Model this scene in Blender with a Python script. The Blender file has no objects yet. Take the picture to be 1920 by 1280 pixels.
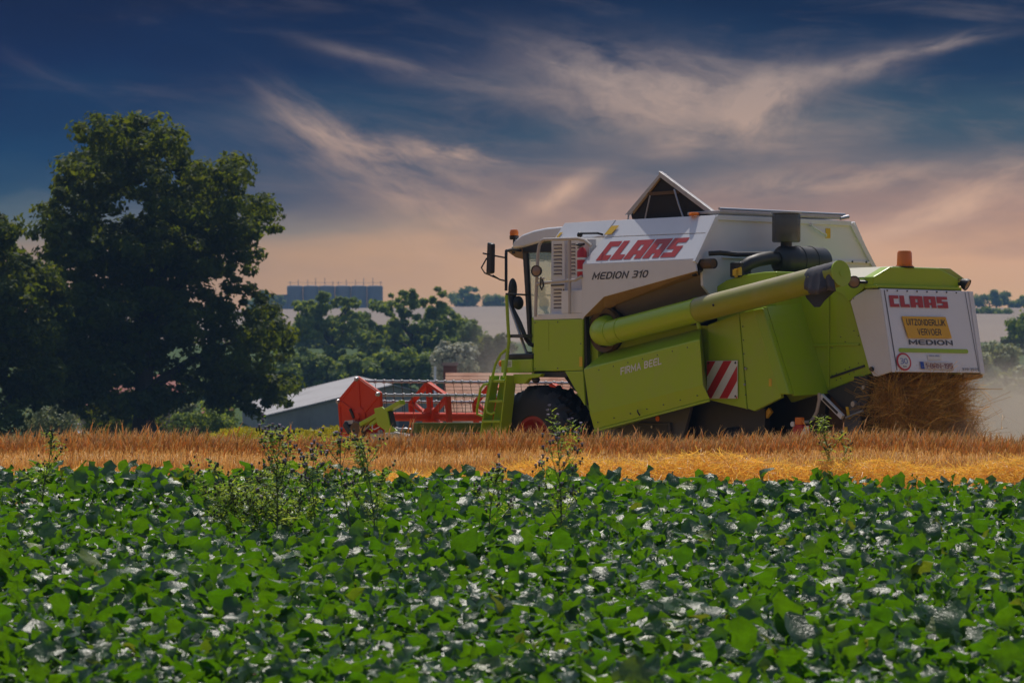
import bpy, math, random
import numpy as np
from mathutils import Vector, Matrix

random.seed(7)
RNG = np.random.default_rng(7)
SC = bpy.context.scene
COL = SC.collection
EXPOSURE = -0.62
SUN_EL, SUN_AZ = math.radians(61), math.radians(-1)     # azimuth measured from +Y towards +X


def lin(r, g, b):
    f = lambda c: (c / 255 / 12.92) if c / 255 <= .04045 else ((c / 255 + .055) / 1.055) ** 2.4
    return (f(r), f(g), f(b), 1.0)


# ------------------------------------------------------------------ camera
cam = bpy.data.cameras.new('camera')
cam_o = bpy.data.objects.new('camera', cam)
COL.objects.link(cam_o)
cam.sensor_width = 36
cam.lens = 36 * 7500 / 1920
cam.shift_y = 160 / 1920
cam.clip_start = 1
cam.clip_end = 8000
cam_o.location = (0, 0, 1.6)
cam_o.rotation_euler = (math.pi / 2, 0, 0)
cam.dof.use_dof = True
cam.dof.focus_distance = 57
cam.dof.aperture_fstop = 5.0
SC.camera = cam_o
SC.view_settings.view_transform = 'Standard'
SC.view_settings.look = 'None'
SC.view_settings.gamma = 1
SC.view_settings.use_curve_mapping = False
SC.view_settings.exposure = EXPOSURE
SC.render.engine = 'CYCLES'
SC.cycles.use_denoising = True
SC.cycles.max_bounces = 8
SC.cycles.volume_bounces = 0
SC.cycles.transparent_max_bounces = 12


# ------------------------------------------------------------------ node helpers
class NT:
    def __init__(self, tree):
        self.t = tree
        self.n = tree.nodes
        self.l = tree.links

    def node(self, kind, **kw):
        x = self.n.new(kind)
        for k, v in kw.items():
            setattr(x, k, v)
        return x

    def put(self, sock, val):
        if isinstance(val, bpy.types.NodeSocket):
            self.l.new(val, sock)
        elif isinstance(val, bpy.types.Node):
            self.l.new(val.outputs[0], sock)
        else:
            sock.default_value = val

    def m(self, op, a, b=0.0, c=None, clamp=False):
        x = self.node('ShaderNodeMath', operation=op, use_clamp=clamp)
        self.put(x.inputs[0], a)
        self.put(x.inputs[1], b)
        if c is not None:
            self.put(x.inputs[2], c)
        return x.outputs[0]

    def step(self, v, lo, hi):
        x = self.node('ShaderNodeMapRange', interpolation_type='SMOOTHSTEP')
        self.put(x.inputs[0], v)
        x.inputs[1].default_value = lo
        x.inputs[2].default_value = hi
        return x.outputs[0]

    def mix(self, f, a, b, mode='MIX'):
        x = self.node('ShaderNodeMix', data_type='RGBA', blend_type=mode)
        self.put(x.inputs[0], f)
        self.put(x.inputs[6], a)
        self.put(x.inputs[7], b)
        return x.outputs[2]

    def noise(self, vec, scale, detail=4, rough=.5, dist=0.0):
        x = self.node('ShaderNodeTexNoise')
        if vec is not None:
            self.put(x.inputs['Vector'], vec)
        x.inputs['Scale'].default_value = scale
        x.inputs['Detail'].default_value = detail
        x.inputs['Roughness'].default_value = rough
        x.inputs['Distortion'].default_value = dist
        return x.outputs['Fac']

    def ramp(self, f, stops):
        x = self.node('ShaderNodeValToRGB')
        self.put(x.inputs[0], f)
        e = x.color_ramp.elements
        while len(e) < len(stops):
            e.new(.5)
        for el, (p, c) in zip(e, stops):
            el.position = p
            el.color = c
        return x.outputs[0]

    def xyz(self, x, y, z=0.0):
        c = self.node('ShaderNodeCombineXYZ')
        self.put(c.inputs[0], x)
        self.put(c.inputs[1], y)
        self.put(c.inputs[2], z)
        return c.outputs[0]


# ------------------------------------------------------------------ sky
world = bpy.data.worlds.new('World')
SC.world = world
world.use_nodes = True
W = NT(world.node_tree)
W.n.clear()
tc = W.node('ShaderNodeTexCoord')
sep = W.node('ShaderNodeSeparateXYZ')
W.l.new(tc.outputs['Generated'], sep.inputs[0])
az = W.m('ARCTAN2', sep.outputs[0], sep.outputs[1])
A = W.m('MULTIPLY', az, 7500 / 960)                # radians of azimuth, scaled
Ev = W.m('MULTIPLY', W.m('ARCSINE', sep.outputs[2]), 7500 / 800)   # radians of elevation, scaled
K = 2 ** (-EXPOSURE)


def sc(r, g, b, k=1.0):
    c = lin(r, g, b)
    return (c[0] * k, c[1] * k, c[2] * k, 1)


LEFT = [(.0, sc(196, 142, 100)), (.28, sc(204, 158, 114)), (.36, sc(182, 146, 114)), (.45, sc(112, 120, 116)),
        (.55, sc(40, 72, 98)), (.64, sc(6, 54, 92)), (.85, sc(0, 29, 74)), (1.0, sc(0, 16, 58))]
RIGHT = [(.0, sc(214, 156, 112)), (.28, sc(240, 188, 134)), (.40, sc(234, 180, 136)), (.50, sc(178, 140, 122)),
         (.60, sc(112, 106, 110)), (.70, sc(56, 80, 98)), (.85, sc(18, 48, 82)), (1.0, sc(0, 29, 66))]
warp = W.noise(W.xyz(W.m('MULTIPLY', A, 1.3), W.m('MULTIPLY', Ev, 4.0), 3.1), 1.6, 4, .55)
Ew = W.m('ADD', Ev, W.m('MULTIPLY', W.m('SUBTRACT', warp, .5), .22))
base = W.mix(W.step(A, -1.05, .65), W.ramp(Ew, LEFT), W.ramp(Ew, RIGHT))


def streak(x, y, ang, lx, ly, amp, seed, fx=2.0, fy=10.0, lo=.32, hi=.66):
    """a soft fibrous cirrus band round one direction of the sky"""
    ca, sa = math.cos(ang), math.sin(ang)
    dx = W.m('SUBTRACT', A, x)
    dy = W.m('MULTIPLY', W.m('SUBTRACT', Ev, y), 800 / 960)
    p = W.m('ADD', W.m('MULTIPLY', dx, ca), W.m('MULTIPLY', dy, sa))
    q = W.m('SUBTRACT', W.m('MULTIPLY', dy, ca), W.m('MULTIPLY', dx, sa))
    wv = W.noise(W.xyz(W.m('MULTIPLY', p, 3.0), W.m('MULTIPLY', q, 5.0), seed + .7), 1.5, 5, .6)
    q2 = W.m('ADD', q, W.m('MULTIPLY', W.m('SUBTRACT', wv, .5), ly * 1.5))
    g = W.m('ADD', W.m('POWER', W.m('DIVIDE', p, lx), 2.0), W.m('POWER', W.m('DIVIDE', q2, ly), 2.0))
    g = W.m('EXPONENT', W.m('MULTIPLY', g, -1.0))
    f = W.noise(W.xyz(W.m('MULTIPLY', p, fx), W.m('MULTIPLY', q2, fy * .8), seed), 2.4, 9, .62, .35)
    return W.m('MULTIPLY', W.m('MULTIPLY', g, W.step(f, lo, hi)), amp)


X_ = lambda px: (px - 960) / 960
Y_ = lambda py: (800 - py) / 800
CL = []
for args in [
    # azimuth, elevation, tilt, length, width, strength, seed
    (X_(600), Y_(250), -.60, .12, .035, .62, 1.0, 2, 12),
    (X_(860), Y_(288), -.14, .13, .018, .80, 2.0, 2, 12),
    (X_(730), Y_(290), -.30, .20, .045, .60, 3.0, 2, 9),
    (X_(1050), Y_(364), .46, .075, .022, 1.0, 4.0, 2, 5, .15, .6),
    (X_(1060), Y_(118), -.34, .10, .028, .60, 5.0, 2, 8),
    (X_(1610), Y_(132), .26, .12, .026, .75, 6.0, 2, 6, .15, .65),
    (X_(1440), Y_(195), .62, .085, .060, 1.0, 7.0, 2, 5),
    (X_(1760), Y_(92), .19, .12, .013, .70, 8.0, 2, 12),
    (X_(1290), Y_(270), .26, .08, .022, .55, 9.0, 2, 6),
    (X_(1240), Y_(180), -.16, .25, .075, 1.0, 10.0, 2, 6, .20, .62),
    (X_(1820), Y_(370), .42, .20, .040, .70, 11.0, 2, 8),
    (X_(1560), Y_(340), .08, .26, .026, .65, 12.0, 2, 9),
    (X_(1700), Y_(425), .25, .28, .035, .55, 13.0, 2, 8),
    (X_(790), Y_(470), -.55, .06, .016, .60, 14.0, 2, 8),
    (X_(690), Y_(108), -.22, .12, .012, .34, 15.0, 2, 12),
    (X_(900), Y_(160), -.14, .20, .022, .28, 16.0, 2, 10),
    (X_(840), Y_(400), -.38, .30, .045, .42, 17.0, 2, 9),
    (X_(130), Y_(170), -.50, .16, .016, .08, 18.0, 2, 12),
    (X_(1150), Y_(395), -.08, .24, .026, .35, 19.0, 2, 8),
]:
    CL.append(streak(*args))
cl = CL[0]
for c in CL[1:]:
    cl = W.m('ADD', cl, c)
veil = W.noise(W.xyz(W.m('MULTIPLY', A, 1.1), W.m('ADD', W.m('MULTIPLY', Ev, 4.5), W.m('MULTIPLY', A, .5)), 8.0), 2.2, 8, .62, .5)
veil = W.m('MULTIPLY', W.m('MULTIPLY', W.step(veil, .48, .80), .24), W.m('ADD', .35, W.m('MULTIPLY', W.step(A, -.7, .5), .65)))
cl = W.m('MINIMUM', W.m('ADD', cl, veil), 1.0)
cl = W.m('MULTIPLY', cl, W.m('SUBTRACT', 1.0, W.step(Ev, 1.3, 3.5)))
ccol = W.mix(W.step(Ev, .42, .95), sc(232, 186, 152), sc(172, 154, 146))
skyc = W.mix(W.m('MULTIPLY', cl, .85), base, ccol)
skyc = W.mix(1.0, skyc, (K, K, K, 1), 'MULTIPLY')
bg1 = W.node('ShaderNodeBackground')
W.put(bg1.inputs[0], skyc)
nish = W.node('ShaderNodeTexSky', sky_type='NISHITA', sun_disc=False)
nish.sun_elevation = SUN_EL
nish.sun_rotation = SUN_AZ
nish.dust_density = 1.5
bg2 = W.node('ShaderNodeBackground')
W.put(bg2.inputs[0], nish.outputs[0])
bg2.inputs[1].default_value = .15
mx = W.node('ShaderNodeMixShader')
W.put(mx.inputs[0], W.step(Ev, .95, 3.2))
W.l.new(bg1.outputs[0], mx.inputs[1])
W.l.new(bg2.outputs[0], mx.inputs[2])
wo = W.node('ShaderNodeOutputWorld')
W.l.new(mx.outputs[0], wo.inputs[0])

sun = bpy.data.lights.new('sun', 'SUN')
sun.energy = 4.8
sun.angle = math.radians(.55)
sun.color = (1, .93, .84)
sun_o = bpy.data.objects.new('sun', sun)
COL.objects.link(sun_o)
sd = Vector((math.sin(SUN_AZ) * math.cos(SUN_EL), math.cos(SUN_AZ) * math.cos(SUN_EL), math.sin(SUN_EL)))
sun_o.rotation_euler = sd.to_track_quat('Z', 'Y').to_euler()
sun_o.location = (0, 60, 60)


# ------------------------------------------------------------------ materials
def material(name):
    m = bpy.data.materials.new(name)
    m.use_nodes = True
    t = NT(m.node_tree)
    t.n.clear()
    out = t.node('ShaderNodeOutputMaterial')
    return m, t, out


def principled(t, col, rough=.5, metal=0.0, spec=.5):
    p = t.node('ShaderNodeBsdfPrincipled')
    t.put(p.inputs['Base Color'], col)
    t.put(p.inputs['Roughness'], rough)
    p.inputs['Metallic'].default_value = metal
    p.inputs['Specular IOR Level'].default_value = spec
    return p


def paint(name, col, rough=.35, dust=.25, dustcol=(.30, .235, .15, 1), metal=0.0, scale=2.2, bump=.0, spec=.5):
    """painted or bare surface with patchy dust, streaks and fine wear"""
    m, t, out = material(name)
    co = t.node('ShaderNodeTexCoord').outputs['Object']
    n1 = t.noise(co, scale, 6, .62)
    n2 = t.noise(co, scale * 9, 4, .6)
    st = t.node('ShaderNodeMapping')
    t.l.new(co, st.inputs[0])
    st.inputs['Scale'].default_value = (7, 7, .8)
    n3 = t.noise(st.outputs[0], 1.5, 4, .6)
    f = t.m('ADD', t.m('MULTIPLY', t.step(n1, .42, .75), .65), t.m('MULTIPLY', t.step(n3, .5, .8), .5))
    sp = t.step(t.noise(co, 55, 2, .5), .66, .74)
    f = t.m('ADD', t.m('MULTIPLY', t.m('ADD', f, t.m('MULTIPLY', n2, .25)), dust), t.m('MULTIPLY', sp, min(.4, dust * 1.2)), clamp=True)
    c = t.mix(f, (*col, 1), dustcol)
    r = t.m('ADD', rough, t.m('MULTIPLY', f, .45), clamp=True)
    p = principled(t, c, r, metal, spec)
    if bump:
        b = t.node('ShaderNodeBump')
        b.inputs['Strength'].default_value = bump
        b.inputs['Distance'].default_value = .02
        t.put(b.inputs['Height'], t.noise(co, 1.1, 3, .5))
        t.l.new(b.outputs[0], p.inputs['Normal'])
    t.l.new(p.outputs[0], out.inputs[0])
    return m


def leafy(name, a, b, trans, tmix=.4, rough=.45, spec=.4, yellow=None, bump=False):
    """leaf surface: colour varies leaf by leaf, light shines through"""
    m, t, out = material(name)
    rnd = t.node('ShaderNodeNewGeometry').outputs['Random Per Island']
    c = t.mix(rnd, (*a, 1), (*b, 1))
    tr = t.mix(rnd, (*trans, 1), (trans[0] * 1.5, trans[1] * 1.15, trans[2], 1))
    if yellow:
        k = t.step(t.m('FRACT', t.m('MULTIPLY', rnd, 37.3)), .95, 1.0)
        c = t.mix(k, c, (*yellow, 1))
        tr = t.mix(k, tr, (yellow[0] * 1.3, yellow[1] * 1.1, yellow[2], 1))
    p = principled(t, c, rough, 0, spec)
    if bump:
        co = t.node('ShaderNodeTexCoord').outputs['Object']
        bm_ = t.node('ShaderNodeBump')
        bm_.inputs['Strength'].default_value = 1.0
        bm_.inputs['Distance'].default_value = .009
        t.put(bm_.inputs['Height'], t.noise(co, 38, 3, .55))
        vn = t.m('ADD', .30, t.m('MULTIPLY', t.noise(co, 18, 5, .7), 1.4))
        tr = t.mix(1.0, tr, vn, 'MULTIPLY')
        p.inputs['IOR'].default_value = 1.53
        t.l.new(t.mix(1.0, c, vn, 'MULTIPLY'), p.inputs['Base Color'])
        t.l.new(bm_.outputs[0], p.inputs['Normal'])
    d = t.node('ShaderNodeBsdfTranslucent')
    t.put(d.inputs[0], tr)
    s = t.node('ShaderNodeMixShader')
    s.inputs[0].default_value = tmix
    t.l.new(p.outputs[0], s.inputs[1])
    t.l.new(d.outputs[0], s.inputs[2])
    t.l.new(s.outputs[0], out.inputs[0])
    return m


GREEN = (.34, .50, .003)
M = {}
M['green'] = paint('seed_green_paint', GREEN, .27, .32, (.38, .36, .12, 1), bump=.16)
M['green_dusty'] = paint('dusty_green_paint', GREEN, .38, .34, (.38, .30, .10, 1))


def lit_dust(name, col, dustcol, lo, hi, amt, rough=.4):
    """paint made paler on whatever faces up: dust and sunlight put into the colour"""
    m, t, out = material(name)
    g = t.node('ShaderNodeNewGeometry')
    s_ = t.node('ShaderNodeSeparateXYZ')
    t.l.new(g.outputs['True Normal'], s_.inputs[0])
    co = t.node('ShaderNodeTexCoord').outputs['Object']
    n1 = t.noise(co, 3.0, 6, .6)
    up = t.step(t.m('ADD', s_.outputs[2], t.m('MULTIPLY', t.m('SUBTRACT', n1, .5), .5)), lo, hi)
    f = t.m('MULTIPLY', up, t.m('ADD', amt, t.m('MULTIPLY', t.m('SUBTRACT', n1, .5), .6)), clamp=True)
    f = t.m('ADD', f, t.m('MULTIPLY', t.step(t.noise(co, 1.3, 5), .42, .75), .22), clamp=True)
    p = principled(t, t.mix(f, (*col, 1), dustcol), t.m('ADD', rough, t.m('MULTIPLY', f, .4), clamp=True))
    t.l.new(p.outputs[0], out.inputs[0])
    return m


M['auger_lit_dust'] = lit_dust('sunlit_dusty_auger_paint', (.30, .33, .012), (.44, .36, .30, 1), .15, .9, .62)  # rear half: sun on its top is painted in along with dust
M['roof_lit_dust'] = lit_dust('sunlit_dusty_roof_paint', (.34, .42, .01), (.66, .62, .50, 1), .3, .75, 1.0)  # cream top colour holds the hood's sunlit highlight as well as dust
M['green_old'] = paint('weathered_green_paint', (.11, .155, .018), .55, .6, (.20, .16, .08, 1), scale=5)
M['white'] = paint('white_paint', (.73, .735, .76), .30, .13, (.46, .40, .33, 1), bump=.08)
M['white_clean'] = paint('clean_white_paint', (.76, .77, .80), .28, .08, (.46, .40, .32, 1), bump=.06)
M['tan_dust_bounce'] = paint('dust_and_bounce_sheet', (.33, .20, .075), .7, .55, (.22, .13, .05, 1))  # tan mixes dirt with warm light bounced up from the straw
M['hopper'] = paint('dusty_grey_sheet', (.20, .155, .125), .5, .5, (.26, .19, .13, 1))
M['red'] = paint('reel_red_paint', (.62, .040, .004), .5, .12, (.45, .13, .04, 1), spec=.3)
M['rim'] = paint('rim_red_paint', (.32, .018, .012), .45, .3, (.20, .10, .06, 1))
M['dark'] = paint('dark_frame_paint', (.022, .023, .027), .45, .35, (.09, .075, .06, 1))
M['grey'] = paint('grey_frame_paint', (.075, .078, .09), .45, .35, (.17, .14, .11, 1))
M['black'] = paint('black_plastic', (.012, .012, .014), .4, .2, (.08, .07, .06, 1))
M['rubber'] = paint('tyre_rubber', (.014, .015, .018), .62, .25, (.05, .045, .04, 1), scale=5)
M['cloth'] = paint('grey_rubber_cloth', (.060, .056, .062), .55, .3, (.16, .13, .12, 1), scale=6)
M['lining'] = paint('dark_blue_rubber', (.012, .017, .032), .5, .15, (.07, .07, .09, 1), scale=6)
M['soot'] = paint('dark_tarpaulin', (.014, .011, .010), .8, .3, (.07, .04, .02, 1))
M['beige'] = paint('beige_tube_paint', (.52, .47, .43), .4, .25, (.36, .28, .2, 1), scale=7)
M['steel'] = paint('bright_steel', (.42, .42, .45), .35, .3, (.25, .2, .16, 1), metal=.7, scale=9)
M['worn'] = paint('worn_sheet_metal', (.46, .45, .46), .42, .45, (.30, .25, .19, 1), metal=.25, scale=7)
M['orange'] = paint('orange_lens', (.85, .20, .012), .22, .08, (.4, .25, .1, 1))
M['yellow'] = paint('yellow_sticker', (.75, .46, .015), .4, .12, (.3, .22, .1, 1))
M['sign_yellow'] = paint('yellow_sign_plate', (.74, .40, .006), .38, .08, (.4, .28, .1, 1))
M['logo'] = paint('red_print', (.44, .030, .022), .35, .10, (.5, .3, .24, 1))
M['ink'] = paint('dark_grey_print', (.045, .048, .065), .4, .08, (.3, .28, .28, 1))
M['black_ink'] = paint('black_print', (.025, .020, .014), .4, .03, (.2, .15, .05, 1))
M['white_ink'] = paint('white_print', (.72, .72, .68), .4, .08, (.3, .3, .1, 1))
M['red_ink'] = paint('sign_red_print', (.52, .018, .025), .32, .06, (.3, .2, .16, 1))
M['plate'] = paint('number_plate_white', (.62, .58, .54), .4, .55, (.36, .17, .08, 1), scale=8)
M['maroon'] = paint('number_plate_red_print', (.22, .02, .02), .4, .1, (.3, .2, .15, 1))
M['blue'] = paint('blue_print', (.02, .07, .38), .4, .1, (.2, .2, .2, 1))
M['lens'] = paint('lamp_lens', (.30, .19, .13), .15, .2, (.3, .2, .12, 1))
M['rust'] = paint('rusty_steel', (.10, .055, .022), .6, .5, (.28, .16, .05, 1), scale=7)
M['chaff_brown'] = paint('brown_chaff_shade', (.12, .065, .028), .8, .4, (.12, .07, .03, 1))


def glass_mat():
    m, t, out = material('cab_glass')
    tr = t.node('ShaderNodeBsdfTransparent')
    tr.inputs[0].default_value = (.93, .98, .97, 1)
    gl = t.node('ShaderNodeBsdfGlossy')
    gl.inputs['Roughness'].default_value = .03
    gl.inputs[0].default_value = (.9, .95, .95, 1)
    fr = t.node('ShaderNodeFresnel')
    fr.inputs[0].default_value = 1.5
    s = t.node('ShaderNodeMixShader')
    t.put(s.inputs[0], t.m('MULTIPLY', fr.outputs[0], .6, clamp=True))
    t.l.new(tr.outputs[0], s.inputs[1])
    t.l.new(gl.outputs[0], s.inputs[2])
    t.l.new(s.outputs[0], out.inputs[0])
    return m


def smoke_plastic():
    m, t, out = material('smoked_plastic')
    tr = t.node('ShaderNodeBsdfTransparent')
    tr.inputs[0].default_value = (.45, .42, .40, 1)
    p = principled(t, (.16, .15, .14, 1), .25)
    s = t.node('ShaderNodeMixShader')
    s.inputs[0].default_value = .55
    t.l.new(tr.outputs[0], s.inputs[1])
    t.l.new(p.outputs[0], s.inputs[2])
    t.l.new(s.outputs[0], out.inputs[0])
    return m


M['glass'] = glass_mat()
M['smoke'] = smoke_plastic()
M['crop'] = leafy('crop_leaf', (.010, .052, .006), (.030, .100, .006), (.10, .28, .002), .40, .385, .95, (.17, .24, .012), True)
M['weed'] = leafy('weed_leaf', (.12, .23, .05), (.19, .31, .08), (.40, .60, .05), .52, .5, .35)
M['ear'] = leafy('ripe_wheat', (.50, .32, .11), (.80, .59, .27), (.72, .48, .15), .48, .55, .35)
M['straw'] = leafy('yellow_straw', (.66, .44, .08), (.80, .58, .16), (.88, .62, .10), .50, .42, .5)
M['chaff'] = leafy('flying_straw', (.36, .21, .05), (.74, .50, .13), (.66, .38, .06), .35, .55, .3)
M['rape'] = leafy('yellow_green_crop', (.24, .26, .012), (.46, .44, .02), (.46, .44, .01), .4, .6, .3)
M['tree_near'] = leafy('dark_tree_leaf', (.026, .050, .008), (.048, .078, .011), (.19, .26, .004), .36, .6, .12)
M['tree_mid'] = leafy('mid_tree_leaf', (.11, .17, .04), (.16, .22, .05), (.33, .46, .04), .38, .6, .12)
M['tree_olive'] = leafy('olive_bush_leaf', (.18, .22, .10), (.27, .31, .16), (.34, .40, .14), .35, .55, .3)
M['tree_pale'] = leafy('pale_blossom_leaf', (.32, .34, .22), (.60, .60, .48), (.40, .42, .22), .3, .55, .3)
M['tree_yellow'] = leafy('yellowish_bush_leaf', (.13, .15, .02), (.20, .21, .03), (.22, .25, .02), .4, .55, .3)
M['bark'] = paint('tree_bark', (.045, .036, .03), .85, .5, (.08, .07, .055, 1), scale=4)
M['stem'] = paint('weed_stem', (.10, .12, .04), .6, .3, (.08, .10, .03, 1), scale=9)
M['flower'] = leafy('thistle_flower', (.40, .29, .41), (.58, .50, .56), (.30, .2, .3), .25, .7, .2)
M['bud'] = leafy('thistle_bud', (.09, .10, .05), (.16, .13, .10), (.06, .06, .02), .2, .7, .2)
M['render_grey'] = paint('pale_barn_wall', (.33, .32, .315), .8, .6, (.15, .14, .13, 1), scale=.4)
M['fibre'] = paint('pale_roof_sheet', (.40, .38, .38), .7, .6, (.22, .20, .18, 1), scale=.35)
M['pink'] = paint('pink_house_wall', (.40, .26, .23), .8, .35, (.32, .24, .20, 1), scale=.6)
M['roof_tile'] = paint('orange_roof_tile', (.44, .17, .075), .7, .6, (.30, .105, .055, 1), scale=1.2)
M['roof_red'] = paint('red_roof_tile', (.30, .055, .035), .7, .4, (.2, .06, .04, 1), scale=1.2)
M['brick'] = paint('chimney_brick', (.15, .07, .055), .85, .5, (.10, .06, .05, 1), scale=3)
M['silo'] = paint('grey_silo_concrete', (.27, .27, .30), .7, .3, (.22, .2, .2, 1), scale=.15)
M['window'] = paint('dark_window', (.04, .045, .05), .15, .1)


# ------------------------------------------------------------------ mesh helpers
class MB:
    """collects simple shapes into one mesh"""

    def __init__(self):
        self.v = []
        self.f = []

    def add(self, vs, fs):
        o = len(self.v)
        self.v += [tuple(p) for p in vs]
        self.f += [tuple(i + o for i in f) for f in fs]
        return self

    def extrude(self, pts, d):
        """closed solid from a planar outline of 3D points pushed along d"""
        n = len(pts)
        d = Vector(d)
        a = [Vector(p) for p in pts]
        nrm = Vector((0, 0, 0))
        for i in range(n):
            nrm += (a[i] - a[0]).cross(a[(i + 1) % n] - a[0])
        if nrm.dot(d) > 0:
            a.reverse()
        b = [p + d for p in a]
        return self.add(a + b, [tuple(range(n)), tuple(range(2 * n - 1, n - 1, -1))] +
                        [(i, n + i, n + (i + 1) % n, (i + 1) % n) for i in range(n)])

    def side(self, poly, v0, v1):                 # outline in (u, w), between two v planes
        return self.extrude([(u, v0, w) for u, w in poly], (0, v1 - v0, 0))

    def rear(self, poly, u0, u1):                 # outline in (v, w), between two u planes
        return self.extrude([(u0, v, w) for v, w in poly], (u1 - u0, 0, 0))

    def slab(self, pts, t):
        a = [Vector(p) for p in pts]
        n = (a[1] - a[0]).cross(a[2] - a[0]).normalized()
        return self.extrude(pts, n * t)

    def box(self, x0, x1, y0, y1, z0, z1):
        return self.extrude([(x0, y0, z0), (x1, y0, z0), (x1, y1, z0), (x0, y1, z0)], (0, 0, z1 - z0))

    def beam(self, p0, p1, w, h, up=(0, 0, 1)):
        p0, p1 = Vector(p0), Vector(p1)
        d = (p1 - p0).normalized()
        s = d.cross(Vector(up))
        if s.length < 1e-4:
            s = Vector((1, 0, 0))
        s.normalize()
        t = s.cross(d)
        s, t = s * w / 2, t * h / 2
        return self.extrude([p0 - s - t, p0 + s - t, p0 + s + t, p0 - s + t], p1 - p0)

    def tube(self, path, r, n=10, cap=True):
        P = [Vector(p) for p in path]
        k = len(P)
        rs = r if isinstance(r, (list, tuple)) else [r] * k
        vs, fs = [], []
        ref = None
        for i, p in enumerate(P):
            d = (P[min(i + 1, k - 1)] - P[max(i - 1, 0)]).normalized()
            if ref is None:
                ref = Vector((0, 0, 1)) if abs(d.z) < .9 else Vector((1, 0, 0))
            s = (ref - d * ref.dot(d)).normalized()
            ref = s
            t = d.cross(s)
            for j in range(n):
                a = 2 * math.pi * j / n
                vs.append(p + (s * math.cos(a) + t * math.sin(a)) * rs[i])
        for i in range(k - 1):
            for j in range(n):
                fs.append((i * n + j, i * n + (j + 1) % n, (i + 1) * n + (j + 1) % n, (i + 1) * n + j))
        if cap:
            fs.append(tuple(range(n - 1, -1, -1)))
            fs.append(tuple(range((k - 1) * n, k * n)))
        return self.add(vs, fs)

    def lathe(self, origin, axis, prof, n=32):
        """profile of (radius, distance along axis) spun round axis"""
        o, d = Vector(origin), Vector(axis).normalized()
        s = d.orthogonal().normalized()
        t = d.cross(s)
        vs, fs = [], []
        k = len(prof)
        for i in range(n):
            a = 2 * math.pi * i / n
            for r, h in prof:
                vs.append(o + d * h + (s * math.cos(a) + t * math.sin(a)) * max(r, 1e-4))
        for i in range(n):
            i2 = (i + 1) % n
            for j in range(k - 1):
                fs.append((i * k + j, i2 * k + j, i2 * k + j + 1, i * k + j + 1))
        return self.add(vs, fs)

    def ball(self, c, r, n=10, m=6, sq=(1, 1, 1)):
        vs, fs = [], []
        for i in range(m + 1):
            th = math.pi * i / m
            for j in range(n):
                a = 2 * math.pi * j / n
                vs.append((c[0] + r * sq[0] * math.sin(th) * math.cos(a), c[1] + r * sq[1] * math.sin(th) * math.sin(a),
                           c[2] + r * sq[2] * math.cos(th)))
        for i in range(m):
            for j in range(n):
                fs.append((i * n + j, (i + 1) * n + j, (i + 1) * n + (j + 1) % n, i * n + (j + 1) % n))
        return self.add(vs, fs)

    def build(self, name, mat, parent=None, bevel=0.0, smooth=False, label=None, kind=None):
        me = bpy.data.meshes.new(name)
        me.from_pydata(self.v, [], self.f)
        me.materials.append(M[mat] if isinstance(mat, str) else mat)
        me.update()
        o = bpy.data.objects.new(name, me)
        COL.objects.link(o)
        if parent:
            o.parent = parent
        if smooth:
            me.polygons.foreach_set('use_smooth', [True] * len(me.polygons))
            try:
                me.set_sharp_from_angle(angle=math.radians(38))
            except Exception:
                pass
        if bevel:
            b = o.modifiers.new('bevel', 'BEVEL')
            b.width = bevel
            b.segments = 2
            b.limit_method = 'ANGLE'
            b.harden_normals = False
        if label:
            o['label'] = label
        if kind:
            o['kind'] = kind
        return o


def tag(o, label, cat, group=None):
    o['label'] = label
    o['category'] = cat
    if group:
        o['group'] = group
    return o


def empty(name, loc=(0, 0, 0), rz=0.0, parent=None):
    o = bpy.data.objects.new(name, None)
    o.empty_display_size = .2
    COL.objects.link(o)
    o.location = loc
    o.rotation_euler = (0, 0, rz)
    if parent:
        o.parent = parent
    return o


def np_mesh(name, verts, faces, mat, parent=None, smooth=True, kind=None):
    """mesh from numpy arrays; faces is (n,3) or (n,4)"""
    me = bpy.data.meshes.new(name)
    k = faces.shape[1]
    me.vertices.add(len(verts))
    me.vertices.foreach_set('co', np.ascontiguousarray(verts, np.float32).ravel())
    me.loops.add(faces.size)
    me.loops.foreach_set('vertex_index', np.ascontiguousarray(faces, np.int32).ravel())
    me.polygons.add(len(faces))
    me.polygons.foreach_set('loop_start', np.arange(0, faces.size, k, dtype=np.int32))
    me.polygons.foreach_set('loop_total', np.full(len(faces), k, np.int32))
    if smooth:
        me.polygons.foreach_set('use_smooth', np.ones(len(faces), bool))
    me.update(calc_edges=True)
    me.materials.append(M[mat] if isinstance(mat, str) else mat)
    o = bpy.data.objects.new(name, me)
    COL.objects.link(o)
    if parent:
        o.parent = parent
    if kind:
        o['kind'] = kind
    return o


def scatter(template_v, template_f, mats, offs):
    """copies of one template: mats (n,3,3) applied to the vertices, then offs (n,3)"""
    n = len(mats)
    vs = np.einsum('nij,kj->nki', mats, template_v) + offs[:, None, :]
    fs = template_f[None] + (np.arange(n) * len(template_v))[:, None, None]
    return vs.reshape(-1, 3), fs.reshape(-1, template_f.shape[1])


def join(parts):
    vs, fs, o = [], [], 0
    for v, f in parts:
        vs.append(v)
        fs.append(f + o)
        o += len(v)
    return np.concatenate(vs), np.concatenate(fs)


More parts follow.
